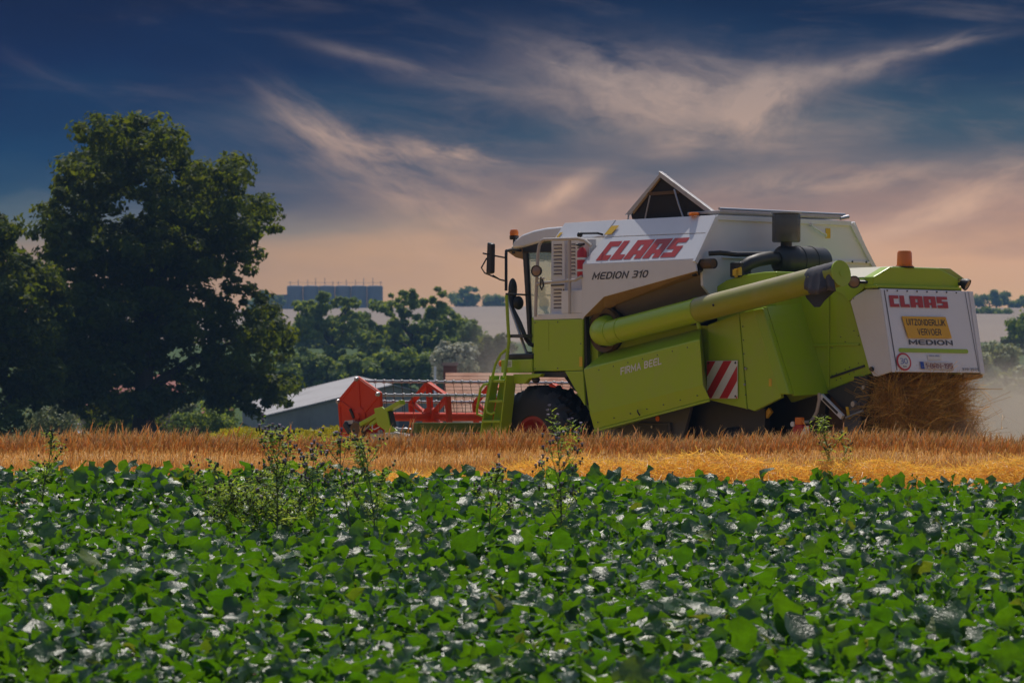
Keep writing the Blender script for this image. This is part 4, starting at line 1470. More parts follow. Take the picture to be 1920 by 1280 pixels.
# --- green cap with lamps and beacon
b = MB()
CF = [(-.655, 3.15), (-.655, 3.285), (-.32, 3.435), (.70, 3.44), (1.10, 3.30), (1.10, 3.15)]
b.rear(CF, 6.60, 6.40)
b.build('rear_cap', 'green', CO, bevel=.015)
MB().box(6.42, 6.66, -.66, 1.11, 3.125, 3.17).build('cap_lip', 'green_dusty', CO, bevel=.008)
MB().box(6.55, 6.68, -.62, 1.08, 3.108, 3.124).build('cap_gap', 'black', CO)
hb = MB()
for y in np.linspace(-.48, .95, 8):
    hb.ball((6.705, y, 3.09), .013, 6, 4)
hb.build('rivet', 'grey', CO, kind='stuff')
b = MB()
b.lathe((6.5, .08, 3.445), (0, 0, 1), [(0, 0), (.125, 0), (.125, .025), (.112, .03), (.105, .21), (.09, .235), (0, .24)], 18)
bea = b.build('warning_beacon', 'orange', CO, smooth=True)
MB().lathe((6.5, .08, 3.436), (0, 0, 1), [(0, 0), (.14, 0), (.14, .018), (0, .018)], 18).build('beacon_base', 'black', bea)


def work_lamp(name, c, d, r, mats=('black', 'lens'), parent=None, label=None):
    o = MB().lathe(c, d, [(0, -r * 1.3), (r * .5, -r * 1.25), (r * .95, -r * .5), (r * 1.06, -.01), (r * 1.06, .015), (r * .9, .012), (r * .9, 0)], 20).build(name, mats[0], parent or CO, smooth=True, label=label)
    MB().lathe(c, d, [(0, .02), (r * .6, .014), (r * .93, .002), (r * .93, -.004), (0, -.004)], 20).build('lens', mats[1], o, smooth=True)
    return o


work_lamp('work_lamp', (6.33, -.78, 3.215), (.6, -.72, -.12), .085)
MB().tube([(6.36, -.72, 3.215), (6.47, -.64, 3.21), (6.52, -.58, 3.21)], .025, 7).build('lamp_arm', 'black', CO)
work_lamp('work_lamp', (6.66, 1.22, 3.21), (.75, .35, -.45), .085, ('dark', 'lens'))
MB().tube([(6.56, 1.1, 3.22), (6.6, 1.2, 3.23)], .025, 7).build('lamp_arm', 'black', CO)

# --- unloading auger folded along the near side
AV = -1.52
ax0, ax1 = Vector((1.86, AV, 2.555)), Vector((6.80, AV, 3.305))
ad = (ax1 - ax0).normalized()
MB().tube([ax0, ax0 + ad * 1.98], .182, 36).build('auger_tube', 'green', CO, smooth=True)
MB().tube([ax0 + ad * 1.99, ax1], .182, 36).build('auger_tube', 'auger_lit_dust', CO, smooth=True, label='rear half of the unloading auger, dust and sunlight painted on its top')
for d_ in (.0, .26, 1.97):
    MB().tube([ax0 + ad * d_, ax0 + ad * (d_ + .035)], .189, 36).build('auger_band', 'green', CO, smooth=True)
MB().tube([ax1, ax1 + ad * .02], .188, 32).build('auger_end_cap', 'green_dusty', CO, smooth=True)
MB().tube([ax1 + ad * .024, ax1 + ad * .026], .04, 12).build('auger_shaft', 'green_dusty', CO, smooth=True)
# elbow from the turret
el = [Vector((1.56, -1.05, 2.60)), Vector((1.56, -1.30, 2.60))]
for a in np.linspace(0, math.pi / 2, 9):
    el.append(Vector((1.56 + .29 - .29 * math.cos(a), -1.32 - .20 * math.sin(a), 2.60 - .055 * (a / 1.57))))
el.append(ax0 + ad * .02)
MB().tube(el, [.23] * 2 + [.232 - .005 * i for i in range(9)] + [.186], 36).build('auger_elbow', 'green', CO, smooth=True)
b = MB()
b.lathe((1.55, -1.36, 2.60), (0, 1, 0), [(.26, 0), (.335, -.02), (.345, .06), (.26, .05)], 36)
b.build('turret_ring', 'rust', CO, smooth=True)
MB().lathe((1.55, -1.30, 2.60), (0, 1, 0), [(0, 0), (.33, .0), (.33, .1), (0, .1)], 30).build('turret_well', 'black', CO)
MB().tube([(3.80, -1.5, 2.66), (3.83, -1.5, 2.58)], .03, 8).build('auger_rest', 'green', CO)
MB().ball((3.05 + 1.3, AV - .185, 2.91), .02, 7, 5).build('auger_bolt', 'dark', CO)
# rubber sleeve hanging over the auger mouth
us = np.linspace(0, 1, 13)
top_u, bot = np.interp(us, [0, .3, .65, 1], [6.24, 6.40, 6.58, 6.79]), []
bu = np.interp(us, [0, .22, .42, .68, .76, 1], [6.24, 6.37, 6.49, 6.67, 6.71, 6.87])
bw = np.interp(us, [0, .22, .42, .68, .76, 1], [3.11, 3.06, 3.01, 3.01, 3.07, 3.05])
bv_ = np.interp(us, [0, .22, .42, .60, .68, .76, .86, 1], [-1.70, -1.76, -1.80, -1.78, -1.82, -1.70, -1.74, -1.69])
vs, fs = [], []
for j in range(13):
    axz = ax0.z + (top_u[j] - ax0.x) * ad.z / ad.x
    for i in range(8):
        if i < 4:          # lies on the tube
            an = -.45 + 1.5 * i / 3
            rr_ = .192
            p = (top_u[j] + .01 * math.sin(j * 2), AV - rr_ * math.sin(an), axz + rr_ * math.cos(an))
            last = p
        else:
            t = (i - 3) / 4
            p = (last[0] + (bu[j] - last[0]) * t, last[1] + (bv_[j] - last[1]) * t - .02 * math.sin(j * 1.9) * t, last[2] + (bw[j] - last[2]) * t)
        vs.append(p)
for j in range(12):
    for i in range(7):
        fs.append((j * 8 + i, j * 8 + i + 1, (j + 1) * 8 + i + 1, (j + 1) * 8 + i))
sk = MB().add(vs, fs).build('discharge_sleeve', 'cloth', CO, smooth=True, label='dark grey rubber sleeve hanging in folds')
sm = sk.modifiers.new('thick', 'SOLIDIFY')
sm.thickness = .012
ft = [(5.99, -1.50, 3.13), (6.09, -1.50, 2.97), (6.25, -1.50, 2.84), (6.35, -1.50, 2.84), (6.45, -1.50, 2.93), (6.66, -1.50, 3.06), (6.66, -1.50, 3.25), (5.99, -1.50, 3.2)]
MB().extrude(ft, (0, .015, 0)).build('sleeve_lining', 'lining', CO)

# --- cab
CN, CFV = -1.0, 1.76
roofp = [(-1.02, 3.94), (-.97, 4.05), (-.76, 4.15), (-.48, 4.205), (-.17, 4.235), (.40, 4.24), (.40, 4.03), (.05, 4.06), (-.35, 4.01), (-.74, 3.95)]
MB().side(roofp, CN - .06, CFV + .06).build('cab_roof', 'white', CO, bevel=.03, smooth=True)
MB().extrude([(-1.20, CN + .0, 3.90), (-1.0, CN + .0, 3.945), (-.78, CN + .0, 3.93), (-.80, CN + .0, 3.76), (-1.0, CN + .0, 3.80)], (0, CFV - CN, 0)).build('cab_visor', 'tan_dust_bounce', CO, bevel=.015)
MB().box(-.78, -.05, CN - .03, CN + .01, 3.86, 4.0).build('window_header', 'black', CO)
for vv in (CN, CFV):
    s_ = 1 if vv == CN else -1
    MB().side([(-.80, 3.92), (-.70, 3.92), (-.66, 3.4), (-.59, 2.40), (-.66, 2.40), (-.74, 3.3)], vv - .02, vv + .04).build('cab_pillar', 'dark', CO, bevel=.01)
    MB().side([(-.10, 3.95), (-.04, 3.95), (-.06, 2.85), (-.13, 2.85)], vv - .01, vv + .03).build('cab_pillar', 'white', CO)
    gl = MB().side([(-.69, 3.90), (-.09, 3.92), (-.12, 2.86), (-.60, 2.86)], vv + .005, vv + .012).build('side_window', 'glass', CO)
MB().extrude([(-.79, CN + .04, 3.91), (-.79, CFV - .02, 3.91), (-.64, CFV - .02, 2.40), (-.64, CN + .04, 2.40)], (.008, 0, 0)).build('windscreen', 'glass', CO)
v, f = text_mesh('BEEL', .18)
put_print('window_lettering', v, f, (-.765, -.41, 3.735), (0, -.62, 0), (0, 0, .10), 'ink', CO)
MB().box(-.60, .40, CN, CFV, 1.95, 2.85).build('cab_floor', 'green', CO, bevel=.015)
MB().box(.36, .40, CN, CFV, 2.86, 4.02).build('cab_back', 'grey', CO)
b = MB()
b.box(-.15, .30, .0, .55, 2.86, 3.10)
b.extrude([(.18, .02, 3.1), (.30, .02, 3.1), (.34, .02, 3.75), (.24, .02, 3.75)], (0, .5, 0))
b.build('driver_seat', 'black', CO, bevel=.05)

# side of the cab: sill, louvred panels, extinguisher, rail
MB().box(.04, 1.20, -1.50, -1.05, 2.785, 2.87).build('sill', 'white', CO, bevel=.006)
pn = MB().box(.35, .665, -1.40, -1.20, 2.872, 4.0).build('louvre_panel', 'white', CO, bevel=.006)
MB().box(.665, 1.18, -1.35, -1.20, 2.872, 4.0).build('louvre_panel', 'white', CO, bevel=.006)
MB().box(.70, 1.185, -1.5, -1.36, 2.872, 3.22).build('side_box', 'white_clean', CO, bevel=.008)
MB().box(.35, .66, -1.412, -1.402, 3.30, 3.325).build('panel_seam', 'grey', CO)
for col_, (u0, u1, va) in enumerate(((.41, .60, -1.40), (.72, .86, -1.35), (.91, 1.05, -1.35))):
    for rng_ in ((3.46, 3.96), (2.94, 3.24)):
        if col_ and rng_[0] < 3:
            continue
        for w in np.arange(rng_[0], rng_[1], .056):
            q = MB()
            q.extrude([(u0, va - .006, w), (u1, va - .006, w), (u1, va - .02, w + .012), (u0, va - .02, w + .012)], (0, .004, .004))
            q.build('louvre_slat', 'white', CO)
            MB().box(u0, u1, va - .004, va - .001, w + .002, w + .034).build('louvre_slot', 'chaff_brown', CO)
for w in np.arange(2.94, 3.24, .056):
    MB().box(.63, .66, -1.405, -1.401, w, w + .03).build('louvre_slot', 'chaff_brown', CO)
b = MB()
b.lathe((1.14, -1.46, 3.40), (0, 0, 1), [(0, 0), (.07, .01), (.075, .05), (.075, .40), (.05, .45), (.025, .47), (0, .47)], 18)
ext = b.build('fire_extinguisher', 'red_ink', CO, smooth=True)
for w in (3.50, 3.68):
    MB().lathe((1.14, -1.46, w), (0, 0, 1), [(.0, 0), (.08, 0), (.08, .035), (0, .035)], 16).build('strap', 'white', ext)
MB().tube([(1.02, -1.46, 3.92), (1.10, -1.46, 3.90), (1.2, -1.47, 3.92)], .02, 7).build('valve', 'black', ext)
rv = -1.56
b = MB()
b.tube([(.16, rv, 2.83), (.18, rv, 3.25), (.22, rv, 3.80), (.25, rv, 3.93), (.30, rv, 3.99), (.37, rv, 4.015), (.97, rv, 4.005), (1.18, rv, 4.0), (1.32, rv, 3.97), (1.42, rv + .04, 3.88)], .026, 9)
b.tube([(.97, rv, 4.0), (.97, rv, 2.86)], .024, 8)
b.tube([(.19, rv, 3.34), (.97, rv, 3.37), (1.10, rv, 3.37), (1.20, rv + .05, 3.43)], .024, 8)
b.tube([(.19, rv, 3.42), (.34, rv + .02, 3.42)], .016, 7)
b.build('hand_rail', 'beige', CO, smooth=True)
work_lamp('side_lamp', (.30, -1.66, 3.53), (.35, -.93, .0), .085, label='round work lamp on the beige rail')
b = MB()
b.tube([(.36, -1.62, 3.44), (.36, -1.62, 3.36), (.34, -1.62, 3.30), (.38, -1.62, 3.24), (.42, -1.62, 3.30), (.40, -1.62, 3.40)], .012, 6)
b.build('lamp_cable', 'black', CO)

# green panel under the sill and the wheel-arch piece
MB().box(.04, 1.20, -1.50, -1.0, 1.99, 2.782).build('cab_side_panel', 'green', CO, bevel=.015)
MB().box(.40, .408, -1.504, -1.501, 2.30, 2.77).build('panel_seam', 'green_dusty', CO)
q = MB()
for u_, w_ in [(.08, 2.03), (.08, 2.74), (1.16, 2.40), (.62, 2.03), (.62, 2.74)]:
    q.ball((u_, -1.5, w_), .012, 6, 4)
for k_ in range(7):
    q.ball((1.75 + k_ * .33, -1.65, 1.99 + k_ * .052), .011, 6, 4)
    q.ball((1.70 + k_ * .37, -1.63, 1.20 + k_ * .065), .011, 6, 4)
for k_ in range(6):
    q.ball((4.55 + k_ * .012, -1.30, 2.6 - k_ * .2), .011, 6, 4)
q.build('screw', 'grey', CO, kind='stuff')
MB().side([(.78, 1.985), (1.21, 1.985), (1.26, 1.46), (1.24, 1.46)], -1.50, -1.44).build('arch_panel', 'green', CO, bevel=.008)
MB().side([(1.205, 1.46), (1.205, 3.0), (1.235, 3.0), (1.29, 1.46)], -1.47, -1.40).build('panel_gap', 'black', CO)
for (u, w, h_) in ((1.13, 2.05, .15),):
    MB().box(u, u + .07, -1.506, -1.501, w, w + h_).build('sticker', 'yellow', CO)
MB().box(.0, 1.0, -1.45, 1.9, 1.90, 1.975).build('floor_frame', 'dark', CO)
MB().tube([(.45, -1.2, 1.93), (.75, -1.25, 1.72), (1.05, -1.28, 1.60)], .035, 8).build('hose', 'black', CO, smooth=True)
MB().tube([(.55, -1.2, 1.93), (.80, -1.25, 1.78), (1.08, -1.28, 1.68)], .02, 8).build('hose', 'black', CO, smooth=True)
MB().beam((.62, -1.2, 1.95), (1.25, -1.28, 1.50), .08, .10).build('arch_stay', 'dark', CO)

# platform and ladder
MB().box(-.72, .03, -1.52, -1.02, 1.975, 2.18).build('platform', 'green', CO, bevel=.012)
MB().box(-.60, .02, -1.50, -1.02, 2.182, 2.27).build('platform_mat', 'black', CO, bevel=.02)
MB().box(-.62, -.45, -1.525, -1.521, 2.06, 2.17).build('serial_sticker', 'white_ink', CO)
for w in (2.08, 2.105, 2.13):
    MB().box(-.60, -.47, -1.528, -1.526, w, w + .010).build('sticker_line', 'ink', CO)
MB().lathe((-.74, -1.48, 2.12), (-1, 0, 0), [(0, 0), (.05, 0), (.05, .03), (0, .05)], 12).build('side_marker', 'orange', CO, smooth=True)
MB().box(-.64, -.56, -1.53, -1.521, 1.99, 2.03).build('side_marker', 'orange', CO)
lad = MB().extrude([(-.31, -1.75, 1.93), (-.31, -1.54, 1.93), (-.49, -1.54, .90), (-.49, -1.75, .90)], (-.03, 0, 0)).build('ladder', 'green', CO, bevel=.006)
MB().extrude([(-.70, -1.75, 1.93), (-.70, -1.56, 1.93), (-.97, -1.56, .90), (-.97, -1.75, .90)], (-.03, 0, 0)).build('stile', 'green', lad, bevel=.006)
MB().extrude([(-.70, -1.545, 1.93), (-.33, -1.545, 1.93), (-.51, -1.545, .90), (-.97, -1.545, .90)], (0, .012, 0)).build('back_plate', 'green', lad)
for w in (1.84, 1.53, 1.215, .93):
    k = (1.93 - w) / 1.03
    MB().box(-.71 - .27 * k, -.335 - .18 * k, -1.765, -1.56, w - .02, w + .022).build('rung', 'green', lad, bevel=.008)
b = MB()
b.tube([(-.72, -1.77, 1.80), (-.80, -1.80, 1.79), (-.86, -1.82, 1.72), (-.95, -1.82, 1.40), (-.94, -1.82, 1.33), (-.86, -1.78, 1.30)], .02, 8)
b.build('hand_loop', 'green', lad, smooth=True)
b = MB()
b.tube([(-.49, -1.60, 3.18), (-.46, -1.60, 2.79), (-.43, -1.60, 2.46), (-.44, -1.62, 2.28), (-.45, -1.66, 2.0), (-.40, -1.72, 1.9)], .026, 9)
b.tube([(-.46, -1.62, 2.34), (-.56, -1.66, 2.26), (-.62, -1.72, 2.10), (-.66, -1.8, 1.72), (-.70, -1.83, 1.42), (-.68, -1.83, 1.36), (-.62, -1.80, 1.33), (-.56, -1.77, 1.36)], .022, 9)
b.build('hand_rail', 'green', CO, smooth=True)
b = MB()
b.side([(-.33, 1.95), (.35, 1.95), (.30, 1.90), (.06, 1.88), (-.06, 1.80), (-.31, 1.80)], -1.60, -1.52)
b.build('ladder_bracket', 'green', CO, bevel=.008)
MB().ball((.10, -1.50, 1.86), .06, 10, 7, (1.2, 1, .9)).build('bracket_pad', 'black', CO, smooth=True)
# tubes round the mirror and the front strut
b = MB()
b.tube([(-.80, -1.05, 3.90), (-.66, -1.35, 3.90), (-.52, -1.58, 3.87), (-.50, -1.6, 3.80), (-.50, -1.6, 3.25)], .024, 8)
b.tube([(-.50, -1.6, 3.76), (-.50, -1.85, 3.79), (-.52, -2.05, 3.82)], .013, 6)
b.tube([(-.50, -1.6, 3.40), (-.48, -1.75, 3.42), (-.46, -1.9, 3.48)], .013, 6)
b.tube([(-.55, -1.95, 3.75), (-.62, -2.0, 3.60), (-.60, -1.95, 3.52), (-.50, -1.75, 3.43)], .012, 6)
MB().tube([(-.50, -1.6, 3.20), (-.66, -1.02, 3.20)], .015, 6).build('cab_stay', 'black', CO)
MB().tube([(-.48, -1.6, 2.54), (-.62, -1.02, 2.56)], .015, 6).build('cab_stay', 'black', CO)
b.build('mirror_bracket', 'black', CO, smooth=True)
mi = MB()
mi.extrude([(-.56, -1.88, 3.49), (-.40, -1.90, 3.51), (-.39, -1.90, 3.97), (-.53, -1.88, 4.0)], (-.02, -.07, 0))
mi.build('mirror', 'black', CO, bevel=.025)
MB().ball((-.62, -1.25, 3.07), .10, 12, 8, (.6, 1, 1.1)).build('wide_mirror', 'black', CO, smooth=True)
MB().ball((-.72, -1.28, 3.28), .09, 12, 8, (.4, 1, 2.0)).build('front_mirror', 'window', CO, smooth=True)
b = MB()
b.tube([(-.74, -1.32, 3.24), (-.68, -1.32, 2.98), (-.50, -1.32, 2.75), (-.36, -1.31, 2.50), (-.28, -1.3, 2.42), (-.22, -1.28, 2.40)], .035, 8)
b.build('wiper_hose', 'black', CO, smooth=True)
MB().tube([(-.80, -1.34, 3.2), (-.62, -1.34, 2.85), (-.36, -1.32, 2.32), (-.28, -1.31, 2.2)], .024, 8).build('cab_strut', 'steel', CO, smooth=True)
MB().box(-.52, -.22, -1.50, -1.30, 2.52, 2.57).build('step_plate', 'grey', CO)
MB().box(-.30, -.24, -1.36, -1.28, 2.18, 2.30).build('strut_foot', 'grey', CO)
bc = MB().lathe((-1.02, -1.0, 4.08), (0, 0, 1), [(0, 0), (.07, 0), (.075, .06), (.06, .065), (0, .07)], 14).build('cab_beacon', 'black', CO, smooth=True)
MB().lathe((-1.02, -1.0, 4.146), (0, 0, 1), [(0, 0), (.068, .0), (.07, .05), (.055, .09), (0, .10)], 14).build('beacon_lens', 'orange', bc, smooth=True)
MB().tube([(-1.02, -1.0, 3.86), (-1.02, -1.0, 4.09)], .022, 7).build('beacon_post', 'black', bc)
work_lamp('work_lamp', (-1.06, -.98, 3.92), (-.8, -.6, 0), .06)

# --- wheels
def tyre(name, cx, vout, cz, R, Wd, rr, nl, lug, parent, sgn=1, label=None):
    """bar-tread tyre; sgn +1 has its outer side towards the near side"""
    prof = [(rr, 0.05), (rr + .03, .0), (R * .80, -.02), (R * .93, .02), (R * .965, .06)]
    tr = [(R, y) for y in np.linspace(.09, Wd - .09, 11)]
    prof = prof + tr + [(R * .965, Wd - .06), (R * .93, Wd - .02), (R * .80, Wd + .02), (rr + .03, Wd), (rr, Wd - .05)]
    n = nl * 12
    vs, fs = [], []
    k = len(prof)
    for i in range(n):
        th = 2 * math.pi * i / n
        for (r, y) in prof:
            d = 0
            if r > R * .92:
                c = (y - Wd / 2) / (Wd / 2)
                ph = (th * nl / (2 * math.pi) + (.5 if c > 0 else 0) - abs(c) * 1.15) % 1
                d = lug if ph < .36 and abs(c) > .03 else 0
                if r < R * .95:
                    d *= .45
            vs.append((cx + (r + d) * math.cos(th), vout + y * sgn, cz + (r + d) * math.sin(th)))
    for i in range(n):
        for j in range(k - 1):
            a, b_ = i * k + j, ((i + 1) % n) * k + j
            fs.append((a, a + 1, b_ + 1, b_))
    return MB().add(vs, fs).build(name, 'rubber', parent, smooth=True, label=label)


def wheel(name, cx, vout, cz, R, Wd, rr, nl, lug, sgn):
    t = tyre('tyre', cx, vout, cz, R, Wd, rr, nl, lug, None, sgn)
    t.name = name
    t.parent = CO
    d = (0, sgn, 0)
    rim = MB().lathe((cx, vout + .04 * sgn, cz), d, [(rr + .015, 0), (rr + .02, -.02), (rr - .03, -.02), (rr - .05, .06), (rr - .09, .20), (rr * .55, .26), (rr * .5, .22), (rr * .22, .22), (rr * .2, .14), (0, .13)], 40).build('rim', 'rim', t, smooth=True)
    q = MB()
    for i in range(8):
        a = i * math.pi / 4
        q.tube([(cx + rr * .38 * math.cos(a), vout + .262 * sgn, cz + rr * .38 * math.sin(a)), (cx + rr * .38 * math.cos(a), vout + .22 * sgn, cz + rr * .38 * math.sin(a))], .02, 6)
    q.build('wheel_nut', 'grey', t, kind='stuff')
    return t


wheel('drive_wheel', 0.0, -1.5, .87, .86, .66, .41, 18, .05, 1)
wheel('drive_wheel', 0.0, 2.26, .87, .86, .66, .41, 18, .05, -1)
wheel('steering_wheel', 4.07, -1.15, .56, .54, .42, .26, 16, .03, 1)
wheel('steering_wheel', 4.07, 1.91, .56, .54, .42, .26, 16, .03, -1)
MB().tube([(0, -1.0, .87), (0, 1.8, .87)], .14, 14).build('front_axle', 'dark', CO, smooth=True)
MB().box(3.95, 4.2, -.8, 1.56, .5, .72).build('rear_axle', 'dark', CO, bevel=.02)

# --- frame and belly
MB().side([(1.25, 1.08), (3.34, 1.45), (3.10, .80), (2.9, .55), (1.35, .45)], -1.22, -1.16).build('belly_panel', 'grey', CO, bevel=.008)
tb = MB().box(2.20, 2.93, -1.28, -1.224, .72, 1.19).build('tool_box', 'grey', CO, bevel=.012)
MB().box(2.23, 2.90, -1.288, -1.281, .74, 1.165).build('tool_box_door', 'dark', tb)
MB().tube([(2.56, -1.29, 1.13), (2.56, -1.31, 1.13)], .02, 8).build('lock', 'steel', tb)
MB().lathe((2.61, -1.226, 1.255), (0, -1, 0), [(0, .012), (.04, .012), (.045, 0), (0, 0)], 14).build('side_reflector', 'orange', CO)
b = MB()
b.box(1.0, 3.9, -.9, 1.66, .75, 2.1)
b.build('chassis', 'dark', CO, bevel=.02)
b = MB()
b.side([(3.2, 1.45), (3.9, 1.62), (4.7, 1.40), (4.7, .85), (3.9, .9), (3.3, .6)], -1.0, -.9)
b.side([(3.3, 2.0), (5.2, 2.0), (5.5, 1.65), (5.4, 1.1), (4.6, .8), (3.3, .9)], -.5, 1.26)
b.build('rear_frame', 'dark', CO)
MB().side([(4.9, 1.50), (5.5, 1.70), (6.2, 1.8), (6.2, .62), (5.3, .62), (5.0, .9)], -.42, -.36).build('chaff_shade_wall', 'chaff_brown', CO)  # brown colour stands in for the dim, backlit interior
MB().box(4.9, 6.2, 1.0, 1.1, .62, 1.8).build('chaff_shade_wall', 'chaff_brown', CO)
MB().beam((4.6, -.95, 1.22), (4.78, -.95, 1.38), .05, .08).build('tow_hook', 'yellow', CO)

# --- straw chopper and its levers
b = MB()
b.side([(5.60, 1.65), (6.43, 1.87), (6.47, 1.55), (6.32, 1.28), (6.10, 1.30), (5.88, 1.42)], -.62, -.56)
b.build('chopper_plate', 'dark', CO, bevel=.01)
MB().side([(6.13, 1.50), (6.30, 1.48), (6.36, .62), (5.72, .62), (5.98, 1.22)], -.64, -.60).build('chopper_plate', 'grey', CO, bevel=.01)
MB().box(6.15, 6.42, -.6, 1.3, 1.5, 1.86).build('chopper_drum', 'dark', CO)
MB().box(5.97, 6.06, -.648, -.642, .98, 1.13).build('sticker', 'yellow', CO)
MB().side([(6.03, 1.42), (6.08, 1.42), (6.12, 1.25), (6.07, 1.25)], -.655, -.642).build('sticker', 'yellow', CO)
MB().lathe((6.21, -.64, 1.46), (0, -1, 0), [(0, .05), (.04, .05), (.05, .02), (.05, 0), (0, 0)], 12).build('chopper_bolt', 'steel', CO, smooth=True)
MB().lathe((6.38, -.62, 1.70), (0, -1, 0), [(0, .03), (.03, .03), (.03, 0), (0, 0)], 8).build('chopper_bolt', 'steel', CO, smooth=True)
MB().tube([(5.58, -.75, 1.62), (5.585, -.75, 1.52), (5.545, -.76, 1.35), (5.48, -.78, 1.24), (5.43, -.80, 1.20), (5.20, -.85, 1.195)], .026, 9).build('lamp_arm', 'beige', CO, smooth=True)
lv = MB().beam((5.60, -.72, 1.58), (6.04, -.72, 1.27), .05, .075).build('hinged_bar', 'white', CO, bevel=.004)
MB().beam((5.66, -.75, 1.54), (5.96, -.75, 1.33), .01, .035).build('bar_slot', 'black', lv)
MB().tube([(6.08, -.70, 1.26), (6.45, -.72, 1.36)], .018, 7).build('lever', 'steel', CO)
ws = MB().box(5.32, 5.66, -1.03, -1.01, .72, 1.15).build('warning_plate', 'red_ink', CO, bevel=.004, label='small red and white striped plate low at the rear')
p = clip([(5.30, .72), (5.46, .72), (5.80, 1.25), (5.64, 1.25)], 5.325, 5.655, .73, 1.145)
MB().side(p, -1.034, -1.0305).build('stripe', 'white_ink', ws)
tl = MB().box(5.41, 5.54, -1.08, -1.0, 1.16, 1.27).build('tail_lamp', 'orange', CO, bevel=.015)
MB().box(5.40, 5.54, -1.06, -1.0, 1.11, 1.158).build('lamp_base', 'red_ink', tl)
MB().tube([(5.36, -1.05, 1.17), (5.36, -1.08, 1.17)], .04, 10).build('reflector', 'white', tl)

# --- header with the red reel
hd = MB().box(-2.06, -1.90, -2.25, 3.0, 1.04, 1.20).build('header_beam', 'green_old', CO, bevel=.01)
MB().box(-3.3, -1.95, -2.28, 3.04, .42, .50).build('header_table', 'worn', CO)
MB().box(-2.02, -1.94, -2.25, 3.0, .5, 1.03).build('header_back', 'grey', CO)
MB().tube([(-2.35, -2.2, .75), (-2.35, 3.0, .75)], .17, 16).build('feed_auger', 'steel', CO, smooth=True)
MB().side([(-1.95, .55), (-1.95, 1.15), (-.2, 1.72), (.3, 1.72), (.3, 1.0)], -.25, 1.0).build('feeder_house', 'green_dusty', CO, bevel=.01)
for vv in (-2.30, 3.05):
    MB().side([(-2.05, 1.0), (-2.45, 1.06), (-3.1, .98), (-3.9, .5), (-3.3, .42), (-2.05, .42)], vv, vv + .04).build('crop_divider', 'worn', CO, bevel=.008)
MB().side([(-2.92, 1.03), (-2.05, 1.03), (-1.88, .86), (-2.9, .86)], -2.40, -2.33).build('divider_cover', 'worn', CO, bevel=.008)
MB().beam((-2.25, -2.25, 1.06), (-1.95, -1.1, .99), .10, .05).build('knife_guard', 'green_old', CO)
MB().tube([(-2.3, -2.2, 1.10), (-2.0, -1.6, 1.02), (-2.0, -.6, 1.0)], .018, 6).build('knife_guard', 'steel', CO)
RC = (-3.28, 1.295)
HEX = [math.radians(a) for a in (96, 36, -24, -84, -144, 156)]
hexp = lambda r: [(RC[0] + r * math.cos(a), RC[1] + r * math.sin(a)) for a in HEX]
for vv, sg_ in ((-2.30, -1), (3.06, 1)):
    sh = MB().side(hexp(.65), vv - .02, vv + .02).build('reel_shield', 'red', CO, bevel=.006)
    o_ = vv + sg_ * .02
    rb = []
    for a in HEX:
        MB().beam((RC[0] + .12 * math.cos(a), o_, RC[1] + .12 * math.sin(a)), (RC[0] + .60 * math.cos(a), o_, RC[1] + .60 * math.sin(a)), .075, .03, (0, 1, 0)).build('shield_rib', 'red', sh, bevel=.01)
    for a, a2 in zip(HEX, HEX[1:] + HEX[:1]):
        P0 = (RC[0] + .60 * math.cos(a), o_, RC[1] + .60 * math.sin(a))
        P1 = (RC[0] + .60 * math.cos(a2), o_, RC[1] + .60 * math.sin(a2))
        MB().beam(P0, P1, .05, .025, (0, 1, 0)).build('shield_rim', 'red', sh, bevel=.008)
        MB().lathe((P0[0] * 1.0, o_, P0[2]), (0, sg_, 0), [(0, .05), (.03, .05), (.04, .02), (.04, -.05), (0, -.05)], 10).build('bar_end', 'steel', sh, smooth=True)
    MB().lathe((RC[0], o_, RC[1]), (0, sg_, 0), [(0, .06), (.05, .06), (.06, .03), (.15, .02), (.15, 0), (0, 0)], 20).build('hub', 'red', sh, smooth=True)
    MB().beam((RC[0] - .22, o_ + sg_ * .03, RC[1] + .12), (RC[0] - .12, o_ + sg_ * .03, RC[1] - .02), .04, .03, (0, 1, 0)).build('hub_latch', 'black', sh)
BR = .55
for vv in (-.87, .48, 1.80):
    sp_ = None
    for i, a in enumerate(HEX):
        a2 = HEX[(i + 1) % 6]
        q = MB().beam((RC[0] + .05 * math.cos(a), vv, RC[1] + .05 * math.sin(a)), (RC[0] + BR * math.cos(a), vv, RC[1] + BR * math.sin(a)), .05, .11, (0, 1, 0))
        o_ = q.build('reel_spider' if sp_ is None else 'spoke', 'red', CO if sp_ is None else sp_, bevel=.012)
        if sp_ is None:
            sp_ = o_
        MB().beam((RC[0] + BR * math.cos(a), vv - .004, RC[1] + BR * math.sin(a)), (RC[0] + BR * math.cos(a2), vv - .004, RC[1] + BR * math.sin(a2)), .055, .10, (0, 1, 0)).build('rim_bar', 'red', sp_, bevel=.012)
    MB().tube([(RC[0], vv - .06, RC[1]), (RC[0], vv + .06, RC[1])], .15, 16).build('hub', 'red', sp_, smooth=True)
MB().tube([(RC[0], -2.27, RC[1]), (RC[0], 3.04, RC[1])], .07, 14).build('reel_tube', 'red', CO, smooth=True)
